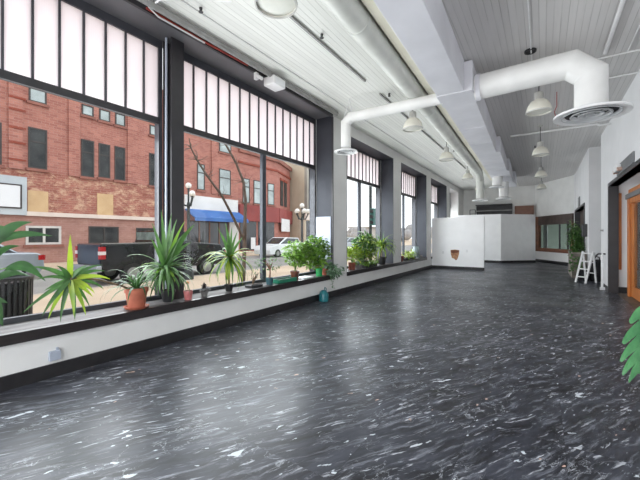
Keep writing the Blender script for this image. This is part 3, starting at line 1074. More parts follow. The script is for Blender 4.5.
# two drops hanging from the far end of the boxed duct
for i, (x, y, r, zb, lab) in enumerate(((15.9, 1.16, 0.19, 3.52, 'white round drop outlet under the boxed duct, nearer one'),
                                        (17.6, 1.02, 0.20, 3.2, 'white round drop outlet under the boxed duct, farther lower one'))):
    c = D(x, y, zb)
    t = thing('duct_drop', lab, 'duct', c, group=None)
    MB().tube([(c[0], c[1], ZB), (c[0], c[1], zb + 0.1)], r, 24).build('drop_pipe', 'duct_pipe', t, smooth=True)
    diffuser(t, c, r * 1.65)

# ------------------------------------------------------------------ ceiling runs and fittings


def run(name, pts, r, mat, label, cat, seg=8):
    return tag(MB().tube(pts, r, seg).build(name, mat, smooth=True), label, cat)


run('ceiling_pipe', [(0.5, 4.14, 4.44), (7.0, 4.14, 4.44)], 0.045, 'grey_metal', 'grey white pipe along the ceiling edge above the near windows', 'pipe', 12)
run('red_cable', [(2.4, 4.285, 4.455), (3.3, 4.285, 4.45), (4.2, 4.285, 4.472)], 0.016, 'red_pipe', 'red cable along the dark header of the near windows', 'cable')
run('white_cable', [(2.95, 3.3, 4.48), (2.6, 3.72, 4.48), (2.42, 4.0, 4.465), (2.40, 4.22, 4.44), (2.55, 4.27, 4.42), (3.3, 4.28, 4.43)], 0.012, 'white_metal', 'loop of thin white cable hanging where the red cable starts', 'cable')
run('conduit', [(1.0, 3.83, 4.49), (16, 3.83, 4.49)], 0.008, 'white_metal', 'thin conduit on the ceiling boards nearest the windows', 'conduit')
tk = thing('light_track', 'dark narrow track on the ceiling above the left lamps', 'track', (9, 2.86, 4.46))
for a, b in ((2.2, 5.9), (6.6, 8.6), (9.3, 12.2), (13, 16)):
    MB().box(a, b, 2.845, 2.875, 4.468, H).build('track_bar', 'grey_metal', tk)
run('sprinkler_pipe', [(11.4, 0.80, 4.44), (11.4, -1.18, 4.44), (11.4, -1.24, 4.40), (11.4, -1.45, 4.40)], 0.028, 'white_metal', 'white pipe crossing the right ceiling to the wall', 'pipe', 10)
run('conduit', [(4.2, -0.84, 4.465), (7.1, -0.84, 4.465)], 0.026, 'white_metal', 'white conduit on the ceiling above the large diffuser', 'conduit')
run('conduit', [(7.3, -0.70, 4.475), (7.3, -1.45, 4.475)], 0.014, 'white_metal', 'short thin conduit crossing to the right wall, nearest', 'conduit')
run('conduit', [(8.3, -0.75, 4.475), (8.3, -1.45, 4.475)], 0.014, 'white_metal', 'second short conduit crossing to the right wall, behind the first', 'conduit')
run('conduit', [(4.6, -1.14, 4.48), (7.3, -1.14, 4.48)], 0.010, 'white_metal', 'thin white line of conduit near the right wall ceiling edge', 'conduit')
run('conduit', [(4.3, 0.16, 4.485), (8.0, 0.16, 4.485)], 0.009, 'white_metal', 'hair thin conduit beside the dark round ceiling hole', 'conduit')
t = thing('recessed_light', 'small dark round recessed fitting in the right ceiling', 'light fitting', (6.42, 0.17, 4.47))
MB().lathe([(0.07, 0.03), (0.085, 0.03), (0.085, 0.0), (0.07, 0.0)], (6.42, 0.17, 4.47), 24, close=True).build('trim_ring', 'dark_metal', t)
MB().disc((6.42, 0.17, 4.485), 0.075, 24).build('dark_lens', 'dark_gap', t)
sp0 = None
spk = [(2.83, 3.75, 'black sprinkler head on the ceiling, closest to the near window header'),
       (4.19, 2.74, 'black sprinkler head on the ceiling beside the dark track'),
       (6.72, 2.70, 'black sprinkler head just before the slim branch duct'),
       (8.85, 3.0, 'black sprinkler head beyond the slim branch duct'),
       (12.4, 2.6, 'black sprinkler head between the farther left lamps'),
       (7.62, -0.3, 'sprinkler head above the bell lamp behind the fat branch duct'),
       (13.3, 0.22, 'sprinkler head over the farther right lamps')]
for x, y, lab in spk:
    if sp0 is None:
        sp0 = thing('ceiling_sprinkler', lab, 'sprinkler', (0, 0, 0), group='ceiling sprinkler heads')
        MB().lathe([(0, 0), (0.02, 0), (0.02, -0.02), (0.014, -0.03), (0.014, -0.045), (0, -0.045)], (0, 0, 0), 10).build('sprinkler_stem', 'dark_metal', sp0)
        MB().lathe([(0, -0.06), (0.03, -0.06), (0.03, -0.052), (0, -0.045)], (0, 0, 0), 12).build('deflector', 'dark_metal', sp0)
        sp0.location = (x, y, H)
    else:
        dup(sp0, (x, y, H), 0, lab)
# emergency light box and small camera on the dark header
el = thing('emergency_light', 'white emergency light box on dark header above near windows', 'emergency light', (4.72, 4.16, 4.28))
MB().box(4.62, 4.95, 4.05, 4.31, 4.27, 4.43).build('housing', 'white_metal', el, bevel=0.02)
MB().box(4.66, 4.91, 4.045, 4.05, 4.29, 4.40).build('lens', 'paper', el)
sc_ = thing('security_camera', 'small white camera beside the emergency light box', 'camera', (4.40, 4.2, 4.25))
MB().tube([(4.40, 4.25, 4.36), (4.40, 4.14, 4.28)], 0.03, 12).build('camera_body', 'white_metal', sc_, smooth=True)
MB().box(4.37, 4.43, 4.25, 4.31, 4.30, 4.42).build('bracket', 'white_metal', sc_)

# pendant lamps
ZL = 3.70


def make_pendant(label, group, loc):
    t = thing('pendant_lamp', label, 'lamp', (0, 0, 0), group=group)
    z = ZL
    MB().lathe([(0.195, 0.0), (0.20, 0.012), (0.192, 0.06), (0.170, 0.13), (0.125, 0.195), (0.075, 0.225), (0.07, 0.215), (0.118, 0.186), (0.162, 0.125), (0.184, 0.06), (0.19, 0.0)], (0, 0, 0), 32, close=True).build('lamp_shade', 'pendant', t, smooth=True)
    MB().lathe([(0, 0.006), (0.12, 0.006), (0.186, 0.014), (0.186, 0.02), (0, 0.02)], (0, 0, 0), 32).build('lens', 'pendant_lens', t, smooth=True)
    MB().lathe([(0.186, -0.008), (0.202, -0.008), (0.206, 0.012), (0.186, 0.008)], (0, 0, 0), 32, close=True).build('rim', 'pendant_metal', t, smooth=True)
    MB().lathe([(0, 0.36), (0.045, 0.36), (0.07, 0.345), (0.07, 0.235), (0.08, 0.22), (0, 0.22)], (0, 0, 0), 20).build('socket_housing', 'pendant_metal', t, smooth=True)
    MB().tube([(0, 0, 0.36), (0, 0, 0.44), (0.03, 0, 0.46), (0, 0, 0.48), (0, 0, H - ZL)], 0.008, 8).build('hook_stem', 'dark_metal', t, smooth=True)
    MB().lathe([(0, H - ZL), (0.05, H - ZL), (0.05, H - ZL - 0.03), (0, H - ZL - 0.03)], (0, 0, 0), 16).build('ceiling_plate', 'pendant_metal', t)
    t.location = loc
    return t


xs = (2.5, 6.9, 10.2, 14.1, 17.8)
order = ('nearest', 'second', 'third', 'fourth', 'farthest')
pend = None
for x, w in zip(xs, order):
    lab = '%s cream dome lamp of the row beside the windows' % w
    loc = D(x, 2.05, ZL)
    if pend is None:
        pend = make_pendant(lab, 'dome lamps in the left row', loc)
    else:
        dup(pend, loc, 0, lab)
for x, w in zip((7.15, 10.95, 15.0, 18.8), ('nearest', 'second', 'third', 'farthest')):
    o = dup(pend, (x, 0.06, ZL), 0, '%s cream dome lamp of the right row, beyond the fat branch duct' % w)
    o['group'] = 'dome lamps in the right row'
# red and white sprinkler drop hose behind the large diffuser
run('hose', [(8.55, -0.24, 4.49), (8.55, -0.24, 4.2), (8.58, -0.2, 4.1), (8.52, -0.22, 3.95), (8.57, -0.26, 3.8)], 0.007, 'red_pipe', 'thin red cord hanging from the ceiling behind the large diffuser', 'cord')

# ------------------------------------------------------------------ right wall fittings
sg = thing('wall_sign', 'blank grey panel on the right wall above black opening', 'sign', (9.35, YR + .02, 2.9))
MB().box(8.6, 10.3, YR, YR + 0.03, 2.885, 3.11).build('sign_panel', 'sign_grey', sg, bevel=0.005)
em = thing('emergency_light', 'white emergency light with orange lamp heads over black opening', 'emergency light', (10.1, YR + .06, 2.92))
MB().box(9.72, 10.06, YR + 0.03, YR + 0.12, 2.93, 3.07).build('housing', 'white_metal', em, bevel=0.015)
for x in (9.66, 10.14):
    h = MB().tube([(x, YR + 0.03, 2.96), (x, YR + 0.11, 2.95)], 0.042, 14).build('lamp_head', 'amber', em, smooth=True)
MB().tube([(9.64, YR + 0.06, 2.95), (10.16, YR + 0.06, 2.95)], 0.018, 8).build('lamp_bracket', 'dark_metal', em)
pt = at_Y(579.5, 203, -1.3)
tag(MB().box(pt.x - 0.35, pt.x + 0.35, -1.3, -1.27, pt.z - 0.22, pt.z + 0.25).build('wall_plate', 'sign_grey', bevel=0.01), 'small grey plate above the far dark doorway', 'plate')
p = at_Y(600.5, 221, YR)
tag(MB().lathe([(0, 0), (0.05, 0), (0.05, 0.05), (0, 0.05)], (12.6, YR + 0.02, 1.63), 16).build('door_chime', 'grey_metal'), 'tiny round grey knob on the white right wall', 'knob')
# standpipe by the opening
sd = thing('standpipe', 'white standpipe with dark tap beside the black opening', 'pipe', (12.2, -1.38, 0))
MB().tube([(12.2, -1.38, 0.0), (12.2, -1.38, 1.02)], 0.028, 10).build('riser', 'white_metal', sd, smooth=True)
MB().tube([(12.2, -1.45, 1.0), (12.2, -1.30, 1.0), (12.2, -1.24, 0.93)], 0.022, 10).build('tap', 'dark_metal', sd, smooth=True)
MB().box(12.14, 12.26, -1.45, -1.33, 0.0, 0.07).build('foot_block', 'white_metal', sd)
# black bag in the alcove
bg = thing('black_bag', 'black bulging bag on the floor behind the white ladder', 'bag', (14.36, -1.4, 0))
MB().lathe([(0, 0), (0.18, 0), (0.21, 0.1), (0.21, 0.3), (0.19, 0.55), (0.13, 0.68), (0.05, 0.72), (0, 0.72)], (14.36, -1.50, 0), 14).build('bag_body', 'black_fabric', bg, smooth=True)
MB().tube([(14.32, -1.56, 0.70), (14.32, -1.54, 0.80), (14.36, -1.46, 0.82), (14.4, -1.42, 0.70)], 0.015, 8).build('bag_handle', 'black_fabric', bg, smooth=True)
cr0 = thing('black_crate', 'low black crate on the floor between ladder and planter', 'crate', (14.3, -1.05, 0))
cm = MB()
cm.box(14.15, 14.55, -1.26, -0.98, 0, 0.02)
for (x0, x1, y0, y1) in ((14.15, 14.17, -1.26, -.98), (14.53, 14.55, -1.26, -.98), (14.17, 14.53, -1.26, -1.24), (14.17, 14.53, -1.0, -.98)):
    cm.box(x0, x1, y0, y1, 0.02, 0.36)
cm.build('crate_body', 'black_fabric', cr0)
MB().box(14.14, 14.56, -1.27, -.97, .36, .39).build('crate_rim', 'dark_metal', cr0)

# step ladder
ld = thing('step_ladder', 'white folding step ladder standing open beside the planter', 'ladder', (13.9, -1.2, 0))
xa, xb = 13.72, 14.06


def rail(x, ys, zs):
    return MB().bar((x, ys[0], zs[0]), (x, ys[1], zs[1]), 0.035, 0.05, (1, 0, 0))


yf, yt, yb = -0.92, -1.26, -1.43
for x in (xa, xb):
    rail(x, (yf, yt), (0, 1.0)).build('front_rail', 'white_metal', ld)
    rail(x + 0.02, (yb, yt - 0.04), (0, 0.98)).build('rear_rail', 'white_metal', ld)
for i in range(4):
    t_ = (i + 0.75) / 4.0
    y = yf + (yt - yf) * t_
    MB().box(xa, xb, y - 0.05, y + 0.04, t_ - 0.014, t_ + 0.014).build('step', 'white_metal', ld)
for i in range(2):
    t_ = 0.3 + i * 0.35
    y = yb + (yt - yb) * t_
    MB().bar((xa, y, t_), (xb, y, t_), 0.025, 0.025).build('brace', 'white_metal', ld)

for o in ld.children:
    for v_ in o.data.vertices:
        v_.co.x *= 0.9
ld.rotation_euler = (0, 0, R(52))
ld.location.y = -1.17
ld.location.x = 13.85
# planter with climbing greenery
pl = thing('planter', 'weathered grey planter box full of tall climbing greenery', 'planter', (15.9, -1.07, 0))
MB().box(15.0, 15.06, -1.27, -0.86, 0, 0.92).build('end_board', 'planter', pl)
MB().box(16.95, 17.0, -1.27, -0.86, 0, 0.92).build('end_board', 'planter', pl)
MB().box(15.06, 16.95, -0.90, -0.86, 0, 0.92).build('front_board', 'planter', pl)
MB().box(15.06, 16.95, -1.27, -1.23, 0, 0.92).build('rear_board', 'planter', pl)
MB().box(15.06, 16.95, -1.23, -0.90, 0.70, 0.84).build('soil', 'soil', pl)
rnd = random.Random(3)
m = MB()
sm_ = MB()
for i in range(12):
    x0, y0 = rnd.uniform(15.1, 16.8), rnd.uniform(-1.2, -0.92)
    hh = rnd.uniform(0.6, 1.45)
    pts = [(x0, y0, 0.82)]
    for k_ in range(1, 6):
        pts.append((x0 + rnd.uniform(-.1, .1), y0 + rnd.uniform(-.08, .12), 0.82 + hh * k_ / 5))
    sm_.tube(pts, 0.008, 5)
    for k_ in range(60):
        t_ = rnd.random() ** 0.8
        j = min(4, int(t_ * 5))
        a = Vector(pts[j]).lerp(Vector(pts[j + 1]), t_ * 5 - j)
        az = rnd.uniform(0, 2 * PI)
        d_ = Vector((math.cos(az), math.sin(az), rnd.uniform(-.7, .4)))
        m.leaf(a + d_ * rnd.uniform(0, .12), d_, (0, 0, 1), rnd.uniform(.08, .17), rnd.uniform(.05, .1))
for i in range(70):
    a = Vector((rnd.uniform(14.95, 15.3), rnd.uniform(-1.2, -0.78), rnd.uniform(0.25, 0.95)))
    az = rnd.uniform(PI * .5, PI * 1.5)
    d_ = Vector((math.cos(az), math.sin(az), rnd.uniform(-1.2, -0.2)))
    if a.z < 0.8 and a.x > 14.98:
        a.x = rnd.uniform(14.88, 14.98)
    m.leaf(a, d_, (-1, 0, .3), rnd.uniform(.06, .12), rnd.uniform(.04, .08))
sm_.build('stems', 'green_stem', pl)
m.build('foliage', 'leaf_mid', pl, recalc=False)
# grey box on the wall behind it
bxw = at_Y(584.5, 232, -1.25)
tag(MB().box(15.0, 15.75, -1.3, -1.16, 1.48, 1.92).build('wall_box', 'dark_metal', bevel=0.02), 'dark grey wall box beside the climbing greenery', 'box')

# outlet cover on the left wall and valve nub
ot = thing('outlet_box', 'pale grey outlet box low on the white sill wall', 'outlet', (1.37, 4.34, 0.2))
pa, pb = at_Y(49.0, 355, 4.33), at_Y(60.5, 355, 4.33)
zt_, zb_ = at_Y(54, 351.0, 4.33).z, at_Y(54, 360.3, 4.33).z
MB().box(pa.x, pb.x, 4.31, YW, zb_, zt_).build('cover', 'sheet', ot, bevel=0.006)
MB().box(pb.x - .035, pb.x - 0.02, 4.32, YW, zt_, zt_ + .03).build('clip', 'sheet', ot)

# plastic sheet on the reveal of window 2
tag(MB().box(7.062, 7.086, 4.36, 4.80, 0.92, 1.98).build('plastic_sheet', 'sheet', bevel=0.003), 'pale blue plastic sheet standing against the end of the second window', 'sheet')

# ------------------------------------------------------------------ plants and things on the sill
ZS = 0.55


def pot(parent, c, r, h, mat, rim=True, saucer=None, soil=True, taper=0.72):
    x, y, z = c
    rr = r * taper
    pr = [(0, 0), (rr, 0), (r * 0.97, h * 0.8)]
    if rim:
        pr += [(r * 1.06, h * 0.8), (r * 1.08, h), (r * 0.95, h), (r * 0.9, h * 0.86), (0, h * 0.86)]
    else:
        pr += [(r, h), (r * 0.93, h), (r * 0.9, h * 0.88), (0, h * 0.88)]
    MB().lathe(pr, c, 28).build('pot', mat, parent, smooth=True)
    if soil:
        MB().lathe([(0, h * 0.9), (r * 0.89, h * 0.9), (r * 0.88, h * .87), (0, h * .87)], c, 20).build('soil', 'soil', parent)
    if saucer:
        MB().lathe([(0, -0.0), (r * 0.95, -0.0), (r * 1.15, 0.03), (r * 1.1, 0.03), (r * 0.92, 0.008), (0, 0.008)], c, 28).build('saucer', saucer, parent, smooth=True)


def bush(m, c, rad, n, L, w, rn, up=0.2):
    c = Vector(c)
    for i in range(n):
        while True:
            q_ = Vector((rn.uniform(-1, 1), rn.uniform(-1, 1), rn.uniform(-1, 1)))
            if 0.15 < q_.length < 1:
                break
        p_ = c + Vector((q_.x * rad[0], q_.y * rad[1], q_.z * rad[2]))
        d_ = Vector((q_.x + rn.uniform(-.6, .6), q_.y + rn.uniform(-.6, .6), rn.uniform(-.6, .5) + up))
        m.leaf(p_, d_, (rn.uniform(-.4, .4), rn.uniform(-.4, .4), 1), L * rn.uniform(.6, 1.2), w * rn.uniform(.7, 1.2), .25)
    return m


def twigs(m, base, c, rad, n, rn, r=0.006):
    base, c = Vector(base), Vector(c)
    for i in range(n):
        e = c + Vector((rn.uniform(-.7, .7) * rad[0], rn.uniform(-.7, .7) * rad[1], rn.uniform(-.4, .8) * rad[2]))
        mid = base.lerp(e, .5) + Vector((rn.uniform(-.03, .03), rn.uniform(-.03, .03), .03))
        m.tube([base, mid, e], [r, r * .8, r * .4], 5)
    return m


# 1 big-leaved plant at the left edge
rn = random.Random(11)
t = thing('broad_leaf_plant', 'tall plant with broad dark paddle leaves at far left of sill', 'plant', (0.62, 4.60, ZS))
pot(t, (0.62, 4.60, ZS), 0.17, 0.30, 'dark_pot')


def paddle(m, stem, base, tip, w, sag=0.10, side=None):
    """broad leaf from base to tip with a midrib fold"""
    base, tip = Vector(base), Vector(tip)
    d = tip - base
    L = d.length
    t_ = d.normalized()
    s_ = Vector(side) if side else t_.cross(Vector((0, 0, 1)))
    s_ = (s_ - t_ * s_.dot(t_)).normalized()
    u_ = s_.cross(t_)
    o = len(m.v)
    n = 10
    for i in range(n + 1):
        q_ = i / n
        ww = w * 0.5 * (math.sin(PI * (0.04 + 0.96 * q_) ** 0.75) if i < n else 0) + 0.002
        p_ = base + d * q_ + Vector((0, 0, sag * math.sin(PI * q_)))
        m.v += [p_ + s_ * ww + u_ * ww * .25, p_ + s_ * ww * .5 + u_ * ww * .08, p_, p_ - s_ * ww * .5 + u_ * ww * .08, p_ - s_ * ww + u_ * ww * .25]
    for i in range(n):
        a = o + i * 5
        for j in range(4):
            m.f.append((a + j, a + j + 1, a + j + 6, a + j + 5))
    if stem is not None:
        b0 = Vector((0.62 + rn.uniform(-.05, .05), 4.60 + rn.uniform(-.05, .05), ZS + 0.26))
        stem.tube([b0, b0.lerp(base, .5) + Vector((0, 0, .12)), base], [0.012, 0.009, 0.006], 6)


lf, stm = MB(), MB()
Yp = 4.55
for (a, b, w, side, sag) in (
        ((-14, 254), (32.5, 222), 0.093, (0.2, 0.3, 1), 0.10),
        ((-12, 244), (52, 236), 0.074, (0.1, 0.2, 1), 0.06),
        ((6, 268), (45.5, 281), 0.105, (0.3, 0.2, 1), 0.09),
        ((-6, 280), (30, 276), 0.074, (0.2, 0.5, 0.6), 0.06),
        ((-10, 236), (11, 230), 0.062, (0.2, 0.2, 1), 0.05),
        ((-14, 300), (8, 303), 0.062, (0.2, 0.4, 1), 0.02),
        ((-9, 262), (20, 246), 0.062, (0.3, -.3, 1), 0.05),
        ((-26, 230), (-8, 196), 0.081, (1, 0.2, 0.2), 0.02)):
    paddle(lf, stm, at_Y(a[0], a[1], Yp + rn.uniform(-.1, .05)), at_Y(b[0], b[1], Yp + rn.uniform(-.12, .05)), w, sag, side)
paddle(lf, stm, at_Y(-12, 300, 4.36), at_Y(3, 326, 4.30), 0.11, 0.05, (0.8, 0.1, 0.5))
lf.build('foliage', 'leaf_dark', t, smooth=True, recalc=False)
stm.build('stalks', 'green_stem', t, smooth=True)


def rosette(m, c, n, L, w, els, rn, droop=(0.6, 1.3), az0=0.0, az=None):
    for i in range(n):
        a = (az0 + 2.399 * i) if az is None else rn.uniform(*az)
        e = els[0] + (els[1] - els[0]) * ((i + .5) / n) + rn.uniform(-.12, .12)
        m.blade(c, a, e, L * rn.uniform(.75, 1.1), w * rn.uniform(.8, 1.1), rn.uniform(*droop), 7, 0.3, 0.6)


# 2 terracotta pot with a leaning cane
base = Vector((at_Y(136.5, 309, 4.47).x, 4.47, ZS))
t = thing('potted_dracaena', 'terracotta pot with arching leaves and a cane leaning left over sill', 'plant', base)
pot(t, base, 0.135, 0.27, 'terracotta', saucer='terracotta')
rn = random.Random(21)
head = at_Y(70, 279, 4.42)
cane = MB()
top = base + Vector((0, 0, 0.25))
cane.tube([top + Vector((-.02, 0, -.03)), at_Y(122, 286, 4.46), at_Y(100, 280, 4.44), at_Y(84, 278, 4.43), head], [0.014, 0.013, 0.012, 0.012, 0.02], 8)
cane.build('leaning_cane', 'stem', t, smooth=True)
m, y_ = MB(), MB()
# explicit leaves of the leaning head: directions read as compass angles in the window plane
for (ang, L, w, yl, dep) in (
        (92, 0.50, 0.056, 1, 0.0), (140, 0.36, 0.055, 0, .2), (160, 0.30, 0.04, 0, -.1), (118, 0.22, 0.05, 0, -.2), (200, 0.24, 0.04, 0, .2),
        (212, 0.40, 0.045, 0, .1), (226, 0.36, 0.05, 0, -.2), (240, 0.36, 0.05, 1, .1), (252, 0.37, 0.045, 0, -.1), (262, 0.28, 0.05, 1, .3),
        (272, 0.33, 0.05, 1, -.3), (282, 0.38, 0.045, 0, .1), (294, 0.36, 0.05, 1, -.1), (308, 0.34, 0.045, 0, .2), (320, 0.26, 0.05, 1, 0),
        (335, 0.30, 0.05, 1, -.1), (350, 0.42, 0.05, 0, .2), (8, 0.40, 0.055, 1, -.1), (22, 0.38, 0.05, 0, .1), (40, 0.33, 0.045, 0, -.2), (60, 0.22, 0.045, 0, -.3)):
    a = R(ang)
    lx, lz = math.cos(a), math.sin(a)
    e = math.asin(max(-.98, min(.98, lz * math.cos(dep))))
    azx = math.atan2(dep, lx) if abs(lx) > .05 else math.atan2(-abs(dep) - .1, lx)
    (y_ if yl else m).blade(head, azx, e, L * (1.28 if 200 < ang < 330 else 1.05), w * 1.05, 0.85 if (ang < 200 and ang != 92) or ang > 330 else 0.35, 7, 0.3, 0.6, 0, (-.25 + dep, -.9, .3))
m.build('cane_leaves', 'leaf_deep', t, smooth=True, recalc=False)
y_.build('cane_leaves_yellow', 'leaf_yellow', t, smooth=True, recalc=False)
m = MB()
rosette(m, top, 26, 0.50, 0.036, (1.4, 0.2), rn, (1.9, 3.0))
m.build('foliage', 'leaf_deep', t, smooth=True, recalc=False)

# 3 big striped dracaena
b3 = Vector((at_Y(168, 306, 4.55).x, 4.55, ZS))
t = thing('potted_dracaena', 'large striped dracaena with spiky leaves in front of black column', 'plant', b3)
pot(t, b3, 0.10, 0.17, 'dark_pot')
h3 = at_Y(165, 268, 4.50)
MB().tube([b3 + Vector((0, 0, .14)), b3.lerp(h3, .5) + Vector((.02, 0, .08)), h3], [0.016, 0.014, 0.022], 8).build('cane', 'stem', t, smooth=True)
m, p_, q_ = MB(), MB(), MB()
rn = random.Random(5)
for (u, v, dy, w, kind, dr_) in (
        (160, 213, 0.0, .055, 0, .15), (151, 225, .05, .05, 0, .2), (178, 222, -.05, .055, 1, .25), (196, 228, -.20, .105, 3, .45), (193, 246, -.16, .07, 3, .8), (186, 224, -.1, .05, 2, .3), (172, 216, .0, .045, 1, .1),
        (183, 238, -.15, .05, 1, .4), (150, 240, -.1, .045, 0, .3)):
    e = at_Y(u, v, 4.5 + dy)
    d = e - h3
    L = d.length * 1.06
    el_ = math.asin(max(-1, min(1, d.z / d.length)))
    azz = math.atan2(d.y, d.x)
    (m, p_, q_, m)[kind].blade(h3, azz, el_ + dr_ * .45, L, w * 1.25, dr_, 8, .3, .6, 0, (-.3 + .3 * (kind - 1), -.9, .25))
rosette(p_, h3, 38, 0.56, 0.054, (0.8, -0.7), rn, (1.2, 2.4))
rosette(m, h3 + Vector((0, 0, -.03)), 26, 0.46, 0.052, (0.5, -0.8), rn, (1.0, 1.8), 1.0)
rosette(q_, h3, 8, 0.42, 0.06, (0.8, -0.3), rn, (1.2, 2.2), 0.4)
m.build('foliage', 'leaf_mid', t, smooth=True, recalc=False)
p_.build('striped_leaves', 'leaf_pale', t, smooth=True, recalc=False)
q_.build('bright_leaves', 'leaf_lime', t, smooth=True, recalc=False)

# 4 pink pot with an orange flower
b = Vector((at_Y(189, 299, 4.40).x, 4.42, ZS))
t = thing('potted_flower', 'small pink pot with a single orange flower on the sill', 'plant', b)
pot(t, b, 0.068, 0.135, 'pink_pot', rim=False)
f_ = b + Vector((0.0, 0.02, 0.25))
MB().tube([b + Vector((0, 0, .12)), f_], 0.004, 6).build('flower_stem', 'green_stem', t)
m = MB()
for i in range(10):
    a = i * 2 * PI / 10
    m.leaf(f_, (math.cos(a), math.sin(a), .2), (0, 0, 1), .05, .035)
m.ball(f_, 0.024, 10, 6)
m.build('flower_head', 'flower', t, smooth=True)

# 5 dark succulent
b = Vector((at_Y(203.5, 297, 4.47).x, 4.45, ZS))
t = thing('potted_succulent', 'small dark purple succulent in a grey stone pot', 'plant', b)
pot(t, b, 0.06, 0.10, 'grey_pot', rim=False)
m = MB()
rn = random.Random(9)
for i in range(70):
    a = rn.uniform(0, 2 * PI)
    e = rn.uniform(-.1, 1.5)
    d = Vector((math.cos(a) * math.cos(e), math.sin(a) * math.cos(e), math.sin(e)))
    m.leaf(b + Vector((0, 0, .10)) + d * rn.uniform(.02, .07), d, (0, 0, 1), .055, .03)
m.build('foliage', 'leaf_purple', t, recalc=False)

# 6 yellowing dracaena with drooping leaves
b6 = Vector((at_Y(229, 293, 4.52).x, 4.52, ZS))
t = thing('potted_dracaena', 'yellowing dracaena with long drooping leaves in small black pot', 'plant', b6)
pot(t, b6, 0.075, 0.12, 'dark_pot')
h6 = at_Y(229.5, 257, 4.50)
MB().tube([b6 + Vector((0, 0, .10)), b6.lerp(h6, .5), h6], [0.014, 0.012, 0.018], 8).build('cane', 'stem', t, smooth=True)
m, y_ = MB(), MB()
rn = random.Random(17)
for (u, v, dr_) in ((217, 229, .3), (225, 224, .15), (232, 228, .15), (238, 232, .25), (222, 236, .3), (243, 238, .3), (228, 232, .2)):
    e = at_Y(u, v, 4.5 + rn.uniform(-.1, .1))
    d = e - h6
    m.blade(h6, math.atan2(d.y, d.x), math.asin(d.z / d.length) + dr_ * .4, d.length * 1.05, .055, dr_, 7, .3, .6, 0, (-.2, -.9, .2))
rosette(y_, h6, 26, 0.60, 0.056, (0.7, -0.9), rn, (1.3, 2.4))
rosette(m, h6, 22, 0.66, 0.052, (0.7, -0.9), rn, (1.2, 2.2), 1.1)
m.build('foliage', 'leaf_mid', t, smooth=True, recalc=False)
y_.build('yellow_leaves', 'leaf_yellow', t, smooth=True, recalc=False)

# 7 bonsai tray
b = Vector((at_Y(254, 286, 4.50).x, 4.50, ZS))
t = thing('bonsai', 'nearly bare twiggy bonsai in a low black tray', 'plant', b)
MB().box(b.x - .15, b.x + .15, b.y - .09, b.y + .09, ZS, ZS + .05).build('tray', 'dark_pot', t, bevel=.012)
MB().box(b.x - .13, b.x + .13, b.y - .07, b.y + .07, ZS + .045, ZS + .056).build('soil', 'soil', t)
m = twigs(MB(), b + Vector((-.03, 0, .05)), b + Vector((.05, 0, .23)), (.16, .08, .10), 9, random.Random(2), .008)
m.build('twigs', 'stem', t)
bush(MB(), b + Vector((.06, 0, .23)), (.18, .1, .12), 46, .04, .022, random.Random(8)).build('foliage', 'leaf_grey', t, recalc=False)

# 8 slim tree in a teal pot
b = Vector((at_Y(270, 284.5, 4.46).x, 4.47, ZS))
t = thing('potted_tree', 'slim sapling in a dark teal pot on the sill', 'plant', b)
pot(t, b, 0.072, 0.135, 'teal_pot', rim=False, taper=.9)
tp = b + Vector((.02, .03, .42))
m = MB().tube([b + Vector((0, 0, .1)), b + Vector((.015, 0, .25)), tp], [0.017, .014, .008], 7)
twigs(m, b + Vector((.015, 0, .27)), tp, (.28, .18, .10), 8, random.Random(4), .006)
m.build('trunk', 'brown_wood', t, smooth=True)
bush(MB(), tp + Vector((0, 0, -.02)), (.34, .2, .15), 95, .075, .032, random.Random(6)).build('foliage', 'leaf_mid', t, recalc=False)

# 9 green tray
p0 = at_Y(275.5, 282, 4.46)
p9 = at_Y(294, 278, 4.46)
t = thing('seed_tray', 'flat green plastic tray lying on the sill', 'tray', ((p0.x + p9.x) / 2, 4.47, ZS))
m = MB()
m.box(p0.x, p9.x, 4.38, 4.58, ZS, ZS + .012)
for (x0, x1, y0, y1) in ((p0.x, p9.x, 4.38, 4.392), (p0.x, p9.x, 4.568, 4.58), (p0.x, p0.x + .012, 4.392, 4.568), (p9.x - .012, p9.x, 4.392, 4.568)):
    m.box(x0, x1, y0, y1, ZS + .012, ZS + .075)
m.build('tray_body', 'green_tray', t)
MB().box(p0.x + .012, p9.x - .012, 4.392, 4.568, ZS + .012, ZS + .05).build('soil', 'soil', t)

# 10 light green bush in a brown pot
b = Vector((at_Y(295.5, 280, 4.44).x, 4.46, ZS))
t = thing('potted_bush', 'light green leafy bush in a brown glazed pot', 'plant', b)
pot(t, b, 0.095, 0.20, 'brown_pot', taper=.8)
c = at_Y(297, 253, 4.46)
twigs(MB(), b + Vector((0, 0, .17)), c, (.26, .2, .2), 12, random.Random(31), .005).build('stems', 'green_stem', t)
bush(MB(), c + Vector((0, 0, -.02)), (.34, .22, .28), 520, .105, .07, random.Random(32)).build('foliage', 'leaf_lime', t, recalc=False)

# 11 larger bush in bright green pot
b = Vector((at_Y(319.5, 277, 4.42).x, 4.43, ZS))
t = thing('potted_bush', 'large dense bush in a bright green pot near the pilaster', 'plant', b)
pot(t, b, 0.085, 0.19, 'green_pot', rim=False, taper=.85)
c = at_Y(313, 252, 4.44)
twigs(MB(), b + Vector((0, 0, .16)), c, (.36, .2, .28), 14, random.Random(41), .007).build('stems', 'stem', t)
bush(MB(), c + Vector((0, -.06, -.03)), (.46, .26, .38), 620, .11, .075, random.Random(42)).build('foliage', 'leaf_lime', t, recalc=False)
bush(MB(), c + Vector((.05, -.04, .05)), (.42, .24, .34), 300, .10, .07, random.Random(43)).build('darker_leaves', 'leaf_mid', t, recalc=False)

# papers
tag(MB().box(6.02, 6.38, 4.40, 4.66, ZS, ZS + .02).build('magazine', 'paper', bevel=.003), 'white magazine lying flat on the sill under the bushes', 'magazine')

